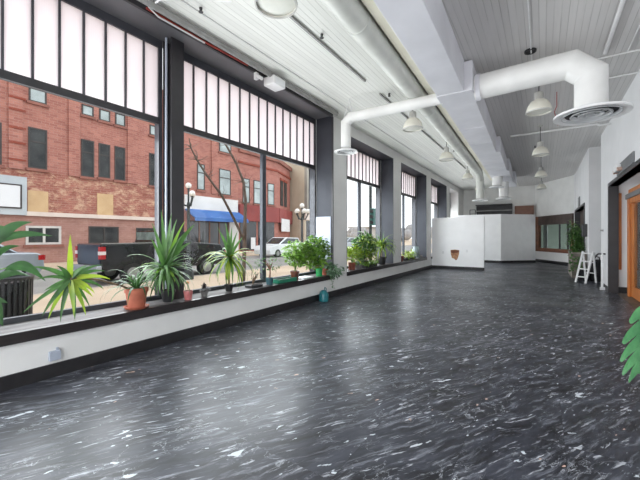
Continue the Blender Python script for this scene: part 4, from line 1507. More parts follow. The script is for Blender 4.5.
# 12 trailing plant hanging beyond the end of the sill
b = Vector((6.93, 4.44, ZS))
t = thing('trailing_plant', 'blue green trailing plant hanging over the end of the near sill', 'plant', b)
pot(t, b, 0.085, 0.15, 'terracotta')
rn = random.Random(51)
m, s_ = MB(), MB()
for i in range(16):
    a = rn.uniform(-2.6, 0.4)
    r0 = rn.uniform(.1, .28)
    e = b + Vector((math.cos(a) * r0 + .1, -abs(math.sin(a)) * r0 * .6, rn.uniform(-.1, .26)))
    if i == 0:
        e = Vector((6.98, 4.24, 0.23))
    mid = (b + Vector((0, 0, .16))).lerp(e, .5) + Vector((0, -.04, .12))
    s_.tube([b + Vector((0, 0, .13)), mid, e], .004, 5)
    for k_ in range(13 if i else 22):
        t_ = rn.uniform(.25, 1)
        p_ = (b + Vector((0, 0, .13))).lerp(mid, t_ * 2) if t_ < .5 else mid.lerp(e, t_ * 2 - 1)
        az = rn.uniform(0, 2 * PI)
        m.leaf(p_, (math.cos(az), math.sin(az), rn.uniform(-.6, .4)), (0, 0, 1), rn.uniform(.05, .085), rn.uniform(.035, .055))
s_.build('vines', 'green_stem', t)
bush(m, Vector((7.08, 4.22, .64)), (.36, .10, .17), 150, .085, .055, random.Random(52), -.2)
m.build('foliage', 'leaf_grey', t, recalc=False)

# 13 teal watering can on the floor
b = Vector((at_Y(324.5, 302, 4.18).x, 4.2, 0))
t = thing('watering_can', 'teal plastic watering can on the floor against the baseboard', 'watering can', b)
MB().lathe([(0, 0), (.095, 0), (.11, .02), (.11, .15), (.10, .19), (.075, .22), (.06, .25), (.05, .25), (.06, .21), (0, .2)], b, 24).build('can_body', 'teal', t, smooth=True)
MB().tube([b + Vector((-.09, 0, .08)), b + Vector((-.15, -.01, .18)), b + Vector((-.18, -.02, .25))], [.02, .014, .012], 8).build('spout', 'teal', t, smooth=True)
MB().tube([b + Vector((.02, 0, .24)), b + Vector((.04, 0, .31)), b + Vector((.10, 0, .29)), b + Vector((.115, 0, .14))], .01, 8).build('handle', 'teal', t, smooth=True)

# window 3 sill
b = Vector((at_Y(352.5, 272, 4.48).x, 4.50, ZS))
t = thing('potted_bush', 'lime leaved plant in a red brown pot, first beyond the pilaster', 'plant', b)
pot(t, b, 0.105, 0.20, 'red_pot', rim=False, taper=.9)
c = at_Y(353, 254, 4.5)
twigs(MB(), b + Vector((0, 0, .17)), c, (.2, .15, .2), 8, random.Random(61), .005).build('stems', 'green_stem', t)
bush(MB(), c, (.26, .18, .26), 130, .15, .09, random.Random(62)).build('foliage', 'leaf_yellow', t, recalc=False)

b = Vector((8.78, 4.48, ZS))
t = thing('potted_bush', 'pink and white speckled low plant in a pale bowl', 'plant', b)
pot(t, b, 0.12, 0.13, 'grey_pot', rim=False, taper=.8)
bush(MB(), b + Vector((0, 0, .2)), (.18, .16, .12), 110, .08, .05, random.Random(63)).build('foliage', 'leaf_pale', t, recalc=False)

b = Vector((9.3, 4.55, ZS))
t = thing('potted_bush', 'tall full green plant in the middle of the third window', 'plant', b)
pot(t, b, 0.13, 0.2, 'dark_pot')
c = b + Vector((0.03, -.02, .62))
twigs(MB(), b + Vector((0, 0, .17)), c, (.34, .2, .3), 12, random.Random(64), .007).build('stems', 'green_stem', t)
bush(MB(), c, (.52, .24, .42), 420, .17, .08, random.Random(65)).build('foliage', 'leaf_mid', t, recalc=False)
bush(MB(), c + Vector((0, -.08, -.02)), (.50, .22, .40), 240, .15, .075, random.Random(66)).build('bright_leaves', 'leaf_yellow', t, recalc=False)

b = Vector((9.55, 4.42, ZS))
t = thing('ground_cover_plant', 'low spreading lime plant spilling at the sill front of third window', 'plant', b)
MB().box(b.x - .5, b.x + .35, 4.37, 4.5, ZS, ZS + .07).build('trough', 'dark_pot', t, bevel=.01)
MB().box(b.x - .48, b.x + .33, 4.385, 4.485, ZS + .06, ZS + .078).build('soil', 'soil', t)
bush(MB(), b + Vector((-.07, -.0, .14)), (.48, .12, .10), 220, .08, .05, random.Random(67)).build('foliage', 'leaf_lime', t, recalc=False)

b = Vector((10.55, 4.5, ZS))
t = thing('potted_palm', 'fountain shaped yellow green grass palm in a dark pot', 'plant', b)
pot(t, b, 0.15, 0.26, 'dark_pot')
h_ = b + Vector((0, 0, .55))
MB().tube([b + Vector((0, 0, .22)), h_], [.02, .024], 8).build('cane', 'stem', t)
m, y_ = MB(), MB()
rn = random.Random(71)
rosette(m, h_, 34, 0.70, 0.055, (1.5, 0.2), rn, (2.0, 3.2))
rosette(y_, h_, 44, 0.68, 0.055, (1.4, -0.1), rn, (2.2, 3.4), .7)
for i in range(5):
    m.blade(h_, rn.uniform(0, 6.28), 1.45, .58, .03, .2)
m.build('foliage', 'leaf_mid', t, recalc=False)
y_.build('yellow_leaves', 'leaf_yellow', t, recalc=False)

# window 4 sill
b = Vector((12.25, 4.46, ZS))
t = thing('flower_pot', 'empty red brown clay pot at the start of the fourth window', 'pot', b)
pot(t, b, 0.11, 0.2, 'red_pot')
b = Vector((13.2, 4.46, ZS))
t = thing('ground_cover_plant', 'low lime green plant along the fourth window sill', 'plant', b)
MB().box(b.x - .65, b.x + .65, 4.40, 4.56, ZS, ZS + .08).build('trough', 'dark_pot', t, bevel=.01)
MB().box(b.x - .63, b.x + .63, 4.415, 4.545, ZS + .07, ZS + .088).build('soil', 'soil', t)
bush(MB(), b + Vector((0, 0, .2)), (.68, .14, .16), 200, .12, .06, random.Random(72)).build('foliage', 'leaf_yellow', t, recalc=False)
b = Vector((14.35, 4.55, ZS))
t = thing('glass_jar', 'tall grey glass jar with dark filling on fourth window sill', 'jar', b)
MB().lathe([(0, 0), (.14, 0), (.15, .02), (.15, .36), (.13, .42), (.13, .5), (.11, .5), (.12, .42), (.13, .35), (.13, .03), (0, .03)], b, 24).build('jar_body', clear_plastic('grey jar glass', S(150, 164, 166), .6), t, smooth=True)
MB().lathe([(0, .032), (.125, .032), (.125, .30), (0, .30)], b, 20).build('filling', 'dark_metal', t)
for i, (x, r) in enumerate(((14.62, .10), (14.9, .08))):
    s_ = MB().ball((x, 4.5, ZS + r * .62), r, 10, 7, .62).build('stone', 'grey_pot', smooth=True)
    tag(s_, ('larger', 'smaller')[i] + ' grey stone beside the tall jar on fourth window sill', 'stone')

# monstera near the right edge
mp_ = Vector((3.45, -1.08, 0))
t = thing('monstera', 'monstera with deeply slit glossy leaf at the right edge', 'plant', mp_)
pot(t, mp_, 0.2, 0.36, 'dark_pot')


def monstera_leaf(m, base, tip, side, nrm, W, lobes=6, gap=.30):
    base, tip, side, nrm = Vector(base), Vector(tip), Vector(side).normalized(), Vector(nrm).normalized()
    ax = tip - base
    L = ax.length
    ax.normalize()
    m.tube([base - ax * .02, base.lerp(tip, .5) + nrm * .012, tip], [.006, .005, .002], 5)
    for sg_ in (1, -1):
        for i in range(lobes):
            t0, t1 = i / lobes, (i + 1) / lobes
            tm = (t0 + t1) / 2
            prof = math.sin(PI * min(1, 0.16 + tm * 0.84)) ** .6
            rr = W * prof
            sweep = -.10 + 0.62 * tm          # lobes swing towards the tip
            dirv = (side * sg_ * math.cos(sweep) + ax * math.sin(sweep)).normalized()
            o = len(m.v)
            n = 8
            for k_ in range(n + 1):
                q_ = k_ / n
                wid = (t1 - t0) * L * 0.60 * (1 if q_ < .3 else 1 - gap * min(1, (q_ - .3) / .3))
                if q_ > .74:
                    wid *= max(.22, math.sqrt(max(0, 1 - ((q_ - .74) / .26) ** 2)))
                cpt = base + ax * (tm * L) + dirv * rr * q_ + nrm * (-.10 * rr * q_ * q_ * 2 + .03 * rr * math.sin(q_ * 3))
                m.v += [cpt - ax * wid, cpt + nrm * .006, cpt + ax * wid]
            for k_ in range(n):
                a = o + k_ * 3
                m.f += [(a, a + 1, a + 4, a + 3), (a + 1, a + 2, a + 5, a + 4)]


def P3(u, v, dep):
    a, b = ray(u)
    return Vector((a * dep, b * dep, CAMZ + (CY - v) * dep / F))


lv, stk = MB(), MB()
bb_, tt_ = P3(654, 298, 2.45), P3(638, 372, 2.30)
view = P3(640, 340, 1.0) - Vector((0, 0, CAMZ))
right = Vector((sn, -cs, 0))
monstera_leaf(lv, bb_, tt_, (bb_ - P3(600, 330, 2.3)), -view.normalized() + Vector((0, 0, .3)), 0.31, 5, .15)
stk.tube([mp_ + Vector((0, 0, .3)), mp_ + Vector((.05, .1, .75)), bb_ + Vector((.03, -.02, .08)), bb_], [.012, .01, .008, .007], 7)
for (dx, dy, dz, az) in ((.35, -.1, .95, 0), (-.1, -.22, 1.05, 4.2), (.25, -.2, .7, 5.2)):
    p_ = mp_ + Vector((dx, dy, dz))
    tp = p_ + Vector((math.cos(az) * .18, math.sin(az) * .10, -.22))
    monstera_leaf(lv, p_, tp, Vector((-math.sin(az), math.cos(az), 0)), (math.cos(az) * .5, math.sin(az) * .5, .8), .16)
    stk.tube([mp_ + Vector((0, 0, .3)), mp_ + Vector((dx * .4, dy * .4, dz * .7)), p_], [.012, .009, .006], 6)
lv.build('leaves', 'monstera', t, smooth=True, recalc=False)
stk.build('stalks', 'green_stem', t, smooth=True)

# ------------------------------------------------------------------ street
GZ = -0.2
struct(MB().box(-120, 220, 5.0, 12.2, GZ - .3, GZ).build('pavement', 'pavement'))
struct(MB().box(-120, 220, 12.2, 12.4, GZ - .3, GZ + .004).build('kerb', 'kerb'))
struct(MB().box(-120, 220, 12.4, 21.5, GZ - .3, GZ - .06).build('street', 'asphalt'))
struct(MB().box(-120, 220, 21.5, 120, GZ - .3, GZ - .002).build('far_pavement', 'pavement'))
struct(MB().box(-120, XB - 0.2, -60, 5.0, GZ - .3, GZ).build('side_pavement', 'pavement'))
YF = 26.0


def fac(u0, u1, v0, v1):
    """pixel box on the facade plane -> x0,x1,z0,z1 (taken at its middle)"""
    um, vm = (u0 + u1) / 2, (v0 + v1) / 2
    a, b = at_Y(u0, vm, YF), at_Y(u1, vm, YF)
    return a.x, b.x, at_Y(um, v1, YF).z, at_Y(um, v0, YF).z


XA0, XA1 = -16.0, at_Y(238, 170, YF).x
XB1 = at_Y(290, 180, YF + 2.2).x
ba = thing('brick_building', 'three storey red brick building with worn paint across the street', 'building', (8, YF + 6, GZ))
zb = at_Y(90, 216.5, YF).z                      # the stone band
zu = at_Y(88, 178, YF).z                        # worn zone top
MB().box(XA0, XA1, YF, YF + 12, zu, 13.5).build('upper_wall', 'brick', ba)
xs_ = at_Y(184, 216, YF).x
MB().box(XA0, xs_ - .2, YF, YF + 12, zb, zu).build('worn_wall', 'brick_worn', ba)
MB().box(XA0, xs_ - .2, YF, YF + 12, GZ, zb).build('ground_wall', 'brick_low', ba)
MB().box(xs_ - .2, XA1, YF, YF + 12, GZ, zu).build('shop_wall', 'brick', ba)
MB().box(at_Y(25, 216, YF).x, xs_ - .2, YF - .18, YF, zb - .12, zb + .14).build('stone_band', 'stone', ba)


def bwin(parent, px, glass='win_dark', frame='win_frame', lights=1, split=True, sill=True, fw=.09):
    x0, x1, z0, z1 = fac(*px)
    f = MB()
    f.box(x0, x1, YF - .05, YF + .02, z0, z0 + fw)
    f.box(x0, x1, YF - .05, YF + .02, z1 - fw, z1)
    f.box(x0, x0 + fw, YF - .05, YF + .02, z0 + fw, z1 - fw)
    f.box(x1 - fw, x1, YF - .05, YF + .02, z0 + fw, z1 - fw)
    for i in range(1, lights):
        xm = x0 + (x1 - x0) * i / lights
        f.box(xm - fw / 2, xm + fw / 2, YF - .05, YF + .02, z0 + fw, z1 - fw)
    if split:
        zm = z0 + (z1 - z0) * .66
        f.box(x0 + fw, x1 - fw, YF - .05, YF + .02, zm - fw / 2, zm + fw / 2)
    o = f.build('window', frame, parent)
    MB().box(x0 + fw * .5, x1 - fw * .5, YF - .02, YF + .03, z0 + fw * .5, z1 - fw * .5).build('window_glass', glass, o)
    if sill:
        MB().box(x0 - .12, x1 + .12, YF - .14, YF, z0 - .16, z0).build('window_sill', 'sill_stone', o)


for px in ((28, 47, 128.5, 169), (81, 94, 140, 177), (98.5, 110, 144, 178), (114.5, 125, 147, 180.5), (149, 161, 154, 186), (-16, 1.5, 121, 164)):
    bwin(ba, px)
for px in ((28.5, 46.5, 89, 103), (81.5, 93.5, 105.5, 116), (99, 110, 110, 121.5), (115, 125, 114, 126), (149.5, 160, 126, 136), (219, 231, 143, 153)):
    bwin(ba, px, glass='win_pale', split=False)
for px in ((197, 204.5, 164, 190), (219, 230.5, 169.5, 195)):
    bwin(ba, px, glass='win_pale')
for px in ((25.5, 61, 226, 244.5),):
    bwin(ba, px, glass='win_dark', frame='win_frame_white', lights=2, split=False, fw=.13)
for px in ((88.5, 118.5, 226.5, 243.5), (136, 160, 228, 244)):
    bwin(ba, px, split=False, lights=2)
for px in ((27.5, 48, 191, 212), (97, 113, 194, 215.5)):
    x0, x1, z0, z1 = fac(*px)
    MB().box(x0, x1, YF - .04, YF, z0, z1).build('blocked_window', 'cream', ba)
for (u0, u1) in ((8, 22), (68, 79), (127, 137), (211, 216)):
    x0, x1, z0, z1 = fac(u0, u1, 100, 180)
    MB().box(x0, x1, YF - .12, YF, zu, 13.5).build('pier', 'brick', ba)
for v in (98, 110, 128, 143, 160):
    x0, x1, z0, z1 = fac(8, 25, v - .5, v + .5)
    MB().box(x0, x1, YF - .16, YF - .12, z0 - .03, z1 + .03).build('brick_course', 'brick_dark', ba)
x0, x1, z0, z1 = fac(-70, 25.5, 172.5, 213.5)
sb = MB().box(x0, x1, YF - .25, YF, z0, z1).build('sign_board', 'sign_board', ba)
x0, x1, z0, z1 = fac(-40, 18.5, 183.5, 206)
m = MB()
m.box(x0, x1, YF - .30, YF - .25, z0, z1)
m.build('sign_face', 'sign_white', sb)
m = MB()
m.box(x0 - .08, x1 + .08, YF - .31, YF - .25, z1, z1 + .08).box(x0 - .08, x1 + .08, YF - .31, YF - .25, z0 - .08, z0).box(x1, x1 + .08, YF - .31, YF - .25, z0, z1)
m.build('sign_frame', 'win_frame', sb)
# shop under it
x0, x1, z0, z1 = fac(184, 237, 197.5, 211)
MB().box(x0, x1, YF - .15, YF, z0, z1).build('shop_fascia', 'fascia_white', ba)
x0, x1, _, _ = fac(184.5, 238, 210, 222)
za, zc = at_Y(210, 209.5, YF).z, at_Y(210, 221.5, YF).z
MB().prism([(YF, za), (YF - 1.5, zc + .25), (YF - 1.5, zc - .05), (YF - 1.42, zc - .05), (YF - 1.42, zc + .18), (YF, za - .15)], 'x', x0, x1).build('awning', 'awning_blue', ba)
x0, x1, z0, z1 = fac(188, 228, 226, 257)
sh_ = MB().box(x0, x1, YF - .03, YF, GZ + .3, zc).build('shop_glass', 'shop_dark', ba)
for i in range(5):
    x = x0 + (x1 - x0) * i / 4
    MB().box(x - .06, x + .06, YF - .08, YF - .03, GZ + .3, zc).build('shop_mullion', 'brown_wood', sh_)
x0, x1, _, _ = fac(229, 238, 220, 250)
MB().box(x0, x1, YF - .1, YF, GZ, zc + .1).build('shop_pier', 'fascia_white', ba)

bb2 = thing('brick_building', 'two storey brick building with chamfered corner, beyond the blue awning', 'building', ((XA1 + XB1) / 2, YF + 6, GZ))
ztop = at_Y(239, 152, YF).z
xc = at_Y(277, 170, YF).x
MB().prism([(XA1, YF), (xc, YF), (XB1, YF + 2.2), (XB1, YF + 12), (XA1, YF + 12)], 'z', GZ, ztop).build('wall', 'brick_b', bb2)
MB().prism([(XA1, YF - .3), (xc + .1, YF - .3), (XB1 + .1, YF + 1.9), (XB1 + .1, YF + 2.4), (xc, YF + .2), (XA1, YF + .2)], 'z', ztop, ztop + .45).build('cornice', 'sill_stone', bb2)
MB().prism([(XA1, YF - .12), (xc + .05, YF - .12), (XB1 + .1, YF + 2.1), (XB1, YF + 2.3), (xc, YF), (XA1, YF)], 'z', ztop - 1.1, ztop - .9).build('brick_course', 'brick_dark', bb2)
for px in ((242.5, 249.5, 178.5, 203), (253.5, 260.5, 180.5, 204), (267.5, 274, 183.5, 205)):
    bwin(bb2, px, glass='win_pale')


def cham(m, s0, s1, d, z0, z1, th=.12):
    a0, a1 = Vector((xc, YF, 0)), Vector((XB1, YF + 2.2, 0))
    t_ = (a1 - a0)
    ln_ = t_.length
    t_.normalize()
    n_ = Vector((t_.y, -t_.x, 0))
    P = [a0 + t_ * s0 * ln_ + n_ * (d + th), a0 + t_ * s1 * ln_ + n_ * (d + th), a0 + t_ * s1 * ln_ + n_ * d, a0 + t_ * s0 * ln_ + n_ * d]
    return m.prism([(p.x, p.y) for p in P], 'z', z0, z1)


for a, b in ((.22, .40), (.50, .68)):
    o = cham(MB(), a, b, -.03, 5.2, 8.2).build('arched_window', 'win_dark', bb2)
    cham(MB(), a - .03, b + .03, 0, 8.2, 8.5, .15).build('arch_hood', 'brick_dark', o)
zf1, zf0 = at_Y(255, 206, YF).z, at_Y(255, 221.5, YF).z
m = MB().box(XA1, xc, YF - .35, YF, zf0, zf1)
cham(m, 0, 1, 0, zf0, zf1, .35)
m.build('shop_fascia', 'fascia_red', bb2)
for i, (u0, u1) in enumerate(((240, 256), (258, 274))):
    x0, x1, _, _ = fac(u0, u1, 222, 250)
    MB().box(x0, x1, YF - .05, YF, GZ + .2, zf0).build('shop_window', 'shop_dark', bb2)
x0, x1, z0, z1 = fac(250.5, 255, 237.5, 249)
MB().box(x0, x1, YF - .08, YF - .05, z0, z1).build('window_notice', 'sign_white', bb2)
cham(MB(), .1, .7, .35, at_Y(287, 231.5, YF).z, at_Y(287, 219, YF).z, .1).build('sign_panel', 'sign_white', bb2)

XC0 = XB1 + .25
XC1 = at_Y(317, 200, YF).x
bc = thing('stone_building', 'tall beige stone building at the far end of the block', 'building', ((XC0 + XC1) / 2, YF + 6, GZ))
MB().box(XC0, XC1, YF, YF + 14, GZ, 19).build('wall', 'beige', bc)
for i in range(4):
    x = XC0 + (XC1 - XC0 - 1.6) * i / 3
    MB().box(x, x + .9, YF - .4, YF, 4.5, 19).build('pier', 'grey_stone', bc)
for i in range(3):
    for z in (6, 9.3, 12.6):
        x = XC0 + 1.0 + (XC1 - XC0 - 1.6) * i / 3
        o = MB().box(x + .1, x + .9, YF - .06, YF, z, z + 2.2).build('window', 'win_dark', bc)
MB().box(XC0, XC1, YF - .3, YF, 3.6, 4.5).build('shop_fascia', 'stone', bc)
for i in range(3):
    x = XC0 + .4 + (XC1 - XC0 - 1.2) * i / 3
    MB().box(x, x + 1.5, YF - .05, YF, GZ + .3, 3.5).build('shop_window', 'shop_dark', bc)

# far end of the street
for i, (x, y, r_, hgt, lab) in enumerate(((75, 38, 5.0, 3.6, 'hazy grey bare tree mass far down the street, left'),
                                          (95, 34, 6.0, 4.2, 'hazy grey bare tree mass far down the street, middle'),
                                          (120, 30, 7.0, 4.6, 'hazy grey bare tree mass far down the street, right'))):
    t = thing('distant_tree', lab, 'tree', (x, y, GZ))
    rn = random.Random(100 + i)
    m = MB()
    for k_ in range(9):
        m.ball((x + rn.uniform(-r_, r_) * .6, y + rn.uniform(-r_, r_) * .6, hgt * rn.uniform(.4, .8)), r_ * rn.uniform(.16, .28), 9, 6)
    m.build('crown', 'far_tree', t, smooth=True)
    MB().tube([(x, y, GZ), (x, y, hgt * .5)], .4, 7).build('trunk', 'bark', t)
fb = thing('low_building', 'low pale building far down the street', 'building', (110, 48, GZ))
MB().box(96, 130, 44, 52, GZ, 4.0).build('wall', 'far_wall', fb)
MB().box(95.5, 130.5, 43.5, 52.5, 4.0, 4.4).build('roof', 'grey_stone', fb)
for i in range(5):
    MB().box(95.9, 96, 45 + i * 1.4, 45.8 + i * 1.4, .9, 2.6).build('window', 'win_dark', fb)
ts = thing('traffic_signal', 'teal traffic signal on a post seen through third window', 'traffic signal', (21.0, 8.6, GZ))
sx = at_Y(370.5, 218, 8.6)
ts.location = (sx.x, 8.6, GZ)
MB().tube([(sx.x, 8.6, GZ), (sx.x, 8.6, 4.6)], .09, 10).build('signal_post', 'post', ts)
z1 = at_Y(370.5, 208, 8.4).z
z0 = at_Y(370.5, 225, 8.4).z
o = MB().box(sx.x - .18, sx.x + .18, 8.32, 8.55, z0, z1).build('signal_head', 'signal', ts)
for i in range(3):
    zz = z0 + (z1 - z0) * (i + .5) / 3
    MB().tube([(sx.x - .18, 8.43, zz), (sx.x - .30, 8.43, zz)], .11, 12).build('signal_lens', 'dark_metal', o)


# lamp posts
def lamp_post(x, y, hgt, label, globes=4, s=1.0):
    t = thing('street_lamp', label, 'street lamp', (x, y, GZ), group='globe street lamps')
    MB().lathe([(0, 0), (.2, 0), (.2, .2), (.12, .5), (.07, .6), (.055, hgt - .6), (.08, hgt - .55), (.05, hgt - .4), (0, hgt - .4)], (x, y, GZ), 14).build('post', 'post', t, smooth=True)
    top_ = GZ + hgt
    arm = MB()
    pts = [(0, 0, .25)]
    for i in range(globes):
        a = 2 * PI * i / globes + .4
        pts.append((math.cos(a) * .52 * s, math.sin(a) * .52 * s, -.08))
    for (dx, dy, dz) in pts:
        arm.tube([(x, y, top_ - .55), (x + dx * .6, y + dy * .6, top_ - .5 + dz * .2), (x + dx, y + dy, top_ + dz - .22 * s)], .035, 6)
        arm.lathe([(0, 0), (.09 * s, 0), (.11 * s, .06), (0, .06)], (x + dx, y + dy, top_ + dz - .24 * s), 10)
    arm.build('lamp_arms', 'post', t)
    for (dx, dy, dz) in pts:
        MB().ball((x + dx, y + dy, top_ + dz), .21 * s, 12, 8).build('globe', 'globe', t, smooth=True)
    return t


L1 = at_Y(188.5, 192, 11.6)
lamp_post(L1.x, 11.6, L1.z - GZ, 'white globe street lamp just right of the black column', 3, .55)
L2 = at_Y(302, 210, 11.6)
lamp_post(L2.x, 11.6, L2.z - GZ, 'black armed globe street lamp before the beige stone building', 5, .68)

# bare street tree
tr = thing('street_tree', 'bare street tree with long crooked branches outside second window', 'tree', (0, 0, 0))
tb = at_Y(243, 300, 8.2)
tr.location = (tb.x, 8.2, GZ)


def tp_(u, v, y=8.2):
    return at_Y(u, v, y)


m = MB()
m.tube([(tb.x, 8.2, GZ), tp_(244.5, 250), tp_(245, 222), tp_(245.5, 200), tp_(243.5, 182), tp_(236, 163), tp_(226, 145), tp_(219, 132), tp_(212, 118)], [.07, .06, .055, .05, .042, .035, .03, .025, .015], 8)
m.tube([tp_(244, 240), tp_(233, 217, 8.0), tp_(222, 196, 7.9), tp_(208, 177, 7.8), tp_(197, 160, 7.8), tp_(191, 148, 7.8), tp_(189, 138, 7.8)], [.045, .04, .035, .03, .025, .018, .01], 8)
m.build('trunk', 'bark', tr, smooth=True)
m = MB()
rn = random.Random(77)
for (u, v, n, sp_) in ((197, 160, 9, 13), (191, 148, 8, 10), (208, 177, 6, 12), (226, 145, 8, 15), (236, 163, 6, 13), (243, 182, 7, 15), (245, 205, 5, 14), (222, 196, 5, 12)):
    for i in range(n):
        a = rn.uniform(-.2, PI + .2)
        L = rn.uniform(.5, 1) * sp_
        p0_ = tp_(u, v, 8.0)
        p1_ = tp_(u + math.cos(a) * L * .5, v - math.sin(a) * L * .5 + rn.uniform(-2, 2), 8.0 + rn.uniform(-.25, .25))
        p2_ = tp_(u + math.cos(a + .3) * L, v - math.sin(a + .3) * L, 8.0 + rn.uniform(-.4, .4))
        m.tube([p0_, p1_, p2_], [.011, .007, .003], 4)
m.build('twigs', 'bark', tr)

# litter bin outside the glass
bn = thing('litter_bin', 'black slatted litter bin on the pavement outside near window', 'bin', (1.52, 6.35, GZ))
m = MB()
for i in range(30):
    a = 2 * PI * i / 30
    m.bar((1.52 + .28 * math.cos(a), 6.35 + .28 * math.sin(a), GZ + .06), (1.52 + .30 * math.cos(a), 6.35 + .30 * math.sin(a), GZ + 1.08), .035, .012, (math.cos(a), math.sin(a), 0))
m.build('slats', 'dark_metal', bn)
MB().lathe([(.31, 1.08), (.32, 1.12), (.30, 1.14), (.25, 1.12), (.25, 1.08)], (1.52, 6.35, GZ), 30, close=True).build('rim', 'dark_metal', bn)
MB().lathe([(0, 0), (.30, 0), (.30, .07), (0, .07)], (1.52, 6.35, GZ), 30).build('base', 'dark_metal', bn)
MB().lathe([(0, .07), (.25, .07), (.26, 1.05), (0, 1.05)], (1.52, 6.35, GZ), 24).build('liner', 'rubber', bn, smooth=True)


# vehicles
def wheel(parent, x, y, r, w, z=None):
    z = GZ - .06 + r if z is None else z
    o = MB()
    o.tube([(x, y - w / 2, z), (x, y + w / 2, z)], r, 22)
    wl_ = o.build('wheel', 'rubber', parent, smooth=True)
    MB().tube([(x, y - w / 2 - .012, z), (x, y + w / 2 + .012, z)], r * .6, 16).build('hub', 'grey_metal', wl_, smooth=True)


def car(label, name, x0, sgn, y0, L, W, body, cabin, bmat, glass, wheels, cat='car', wr=.33, tail=True):
    """profiles in (along, z) with 'along' measured from the rear; sgn +1 = front towards +X"""
    zg = GZ - .06
    t = thing(name, label, cat, (x0 + sgn * L / 2, y0 + W / 2, zg))
    pf = [(x0 + sgn * a, zg + z) for a, z in body]
    MB().prism(pf, 'y', y0, y0 + W).build('body', bmat, t, bevel=.05)
    pc_ = [(x0 + sgn * a, zg + z) for a, z in cabin]
    MB().prism(pc_, 'y', y0 + .1, y0 + W - .1).build('cabin', bmat, t, bevel=.05)
    cxm = sum(p[0] for p in pc_) / len(pc_)
    czm = sum(p[1] for p in pc_) / len(pc_)
    gl = [(cxm + (p[0] - cxm) * .88, czm + (p[1] - czm) * .74) for p in pc_]
    MB().prism(gl, 'y', y0 + .085, y0 + .1).build('side_window', glass, t)
    MB().prism(gl, 'y', y0 + W - .1, y0 + W - .085).build('side_window', glass, t)
    # sloping glass front and rear
    for i, nm in ((0, 'rear_window'), (len(pc_) - 2, 'windscreen')):
        a, b = Vector((pc_[i][0], 0, pc_[i][1])), Vector((pc_[i + 1][0], 0, pc_[i + 1][1]))
        a2, b2 = a.lerp(b, .1), a.lerp(b, .9)
        n_ = Vector((-(b - a).z, 0, (b - a).x)).normalized() * .012
        if (a + n_ - Vector((cxm, 0, czm))).length < (a - n_ - Vector((cxm, 0, czm))).length:
            n_ = -n_
        q_ = [a2, b2, b2 + n_, a2 + n_]
        MB().prism([(p.x, p.z) for p in q_], 'y', y0 + .2, y0 + W - .2).build(nm, glass, t)
    for a in wheels:
        for y in (y0 + .1, y0 + W - .1):
            wheel(t, x0 + sgn * a, y, wr, .24)
    return t


# silver saloon on the far side, tail to the right
YS = 17.2
xr = at_Y(45, 250, YS).x
c1 = car('silver saloon car parked far left across the street', 'car', xr, -1, YS, 4.5, 1.75,
         [(0, .45), (.05, .95), (.25, 1.08), (1.0, 1.10), (3.3, 1.02), (4.3, .85), (4.48, .55), (4.4, .25), (.2, .25)],
         [(.75, 1.06), (1.35, 1.46), (2.5, 1.48), (3.4, 1.0)], 'car_silver', 'car_glass', (.95, 3.55))
for y in (YS - .012, YS + 1.5):
    MB().box(xr - .22, xr + .012, y, y + .25, GZ + .72, GZ + .92).build('tail_lamp', 'tail_red', c1)
# dark pickup on our side
YP = 12.7
xp = at_Y(100.5, 255, YP).x
zg = GZ - .06
pk = thing('pickup_truck', 'dark pickup truck parked outside, red tail lamp toward near window', 'pickup truck', (xp + 2.8, YP + .95, zg))
WP = 1.95
MB().box(xp + .05, xp + 2.1, YP, YP + WP, zg + .55, zg + 1.48).build('bed', 'car_shaded', pk, bevel=.04)
MB().prism([(xp + 2.05, zg + .45), (xp + 2.05, zg + 1.5), (xp + 3.75, zg + 1.5), (xp + 5.2, zg + 1.38), (xp + 5.45, zg + 1.0), (xp + 5.4, zg + .45)], 'y', YP, YP + WP).build('body', 'car_shaded', pk, bevel=.05)
MB().prism([(xp + 2.1, zg + 1.48), (xp + 2.25, zg + 1.98), (xp + 3.3, zg + 2.0), (xp + 4.0, zg + 1.48)], 'y', YP + .12, YP + WP - .12).build('cab', 'car_shaded', pk, bevel=.05)
MB().prism([(xp + 2.3, zg + 1.54), (xp + 2.4, zg + 1.90), (xp + 3.2, zg + 1.92), (xp + 3.7, zg + 1.54)], 'y', YP + .10, YP + .122).build('side_window', 'car_glass_green', pk)
MB().box(xp + 2.13, xp + 2.2, YP + .25, YP + WP - .25, zg + 1.6, zg + 1.92).build('rear_window', 'car_glass_green', pk)
MB().box(xp, xp + .05, YP + .1, YP + WP - .1, zg + .75, zg + 1.46).build('tailgate', 'car_blue', pk, bevel=.02)
MB().box(xp + .05, xp + 2.1, YP - .01, YP + .10, zg + 1.48, zg + 1.51).build('bed_rail', 'grey_metal', pk)
MB().box(xp - .12, xp + .05, YP, YP + WP, zg + .5, zg + .72).build('bumper', 'car_silver', pk, bevel=.03)
for y in (YP - .02, YP + WP - .14):
    o = MB().box(xp - .015, xp + .16, y, y + .16, zg + .95, zg + 1.38).build('tail_lamp', 'tail_red', pk)
    MB().box(xp - .022, xp + .165, y - .005, y + .165, zg + 1.10, zg + 1.22).build('reversing_lens', 'tail_white', o)
for a in (1.1, 4.4):
    for y in (YP + .1, YP + WP - .1):
        wheel(pk, xp + a, y, .38, .26)
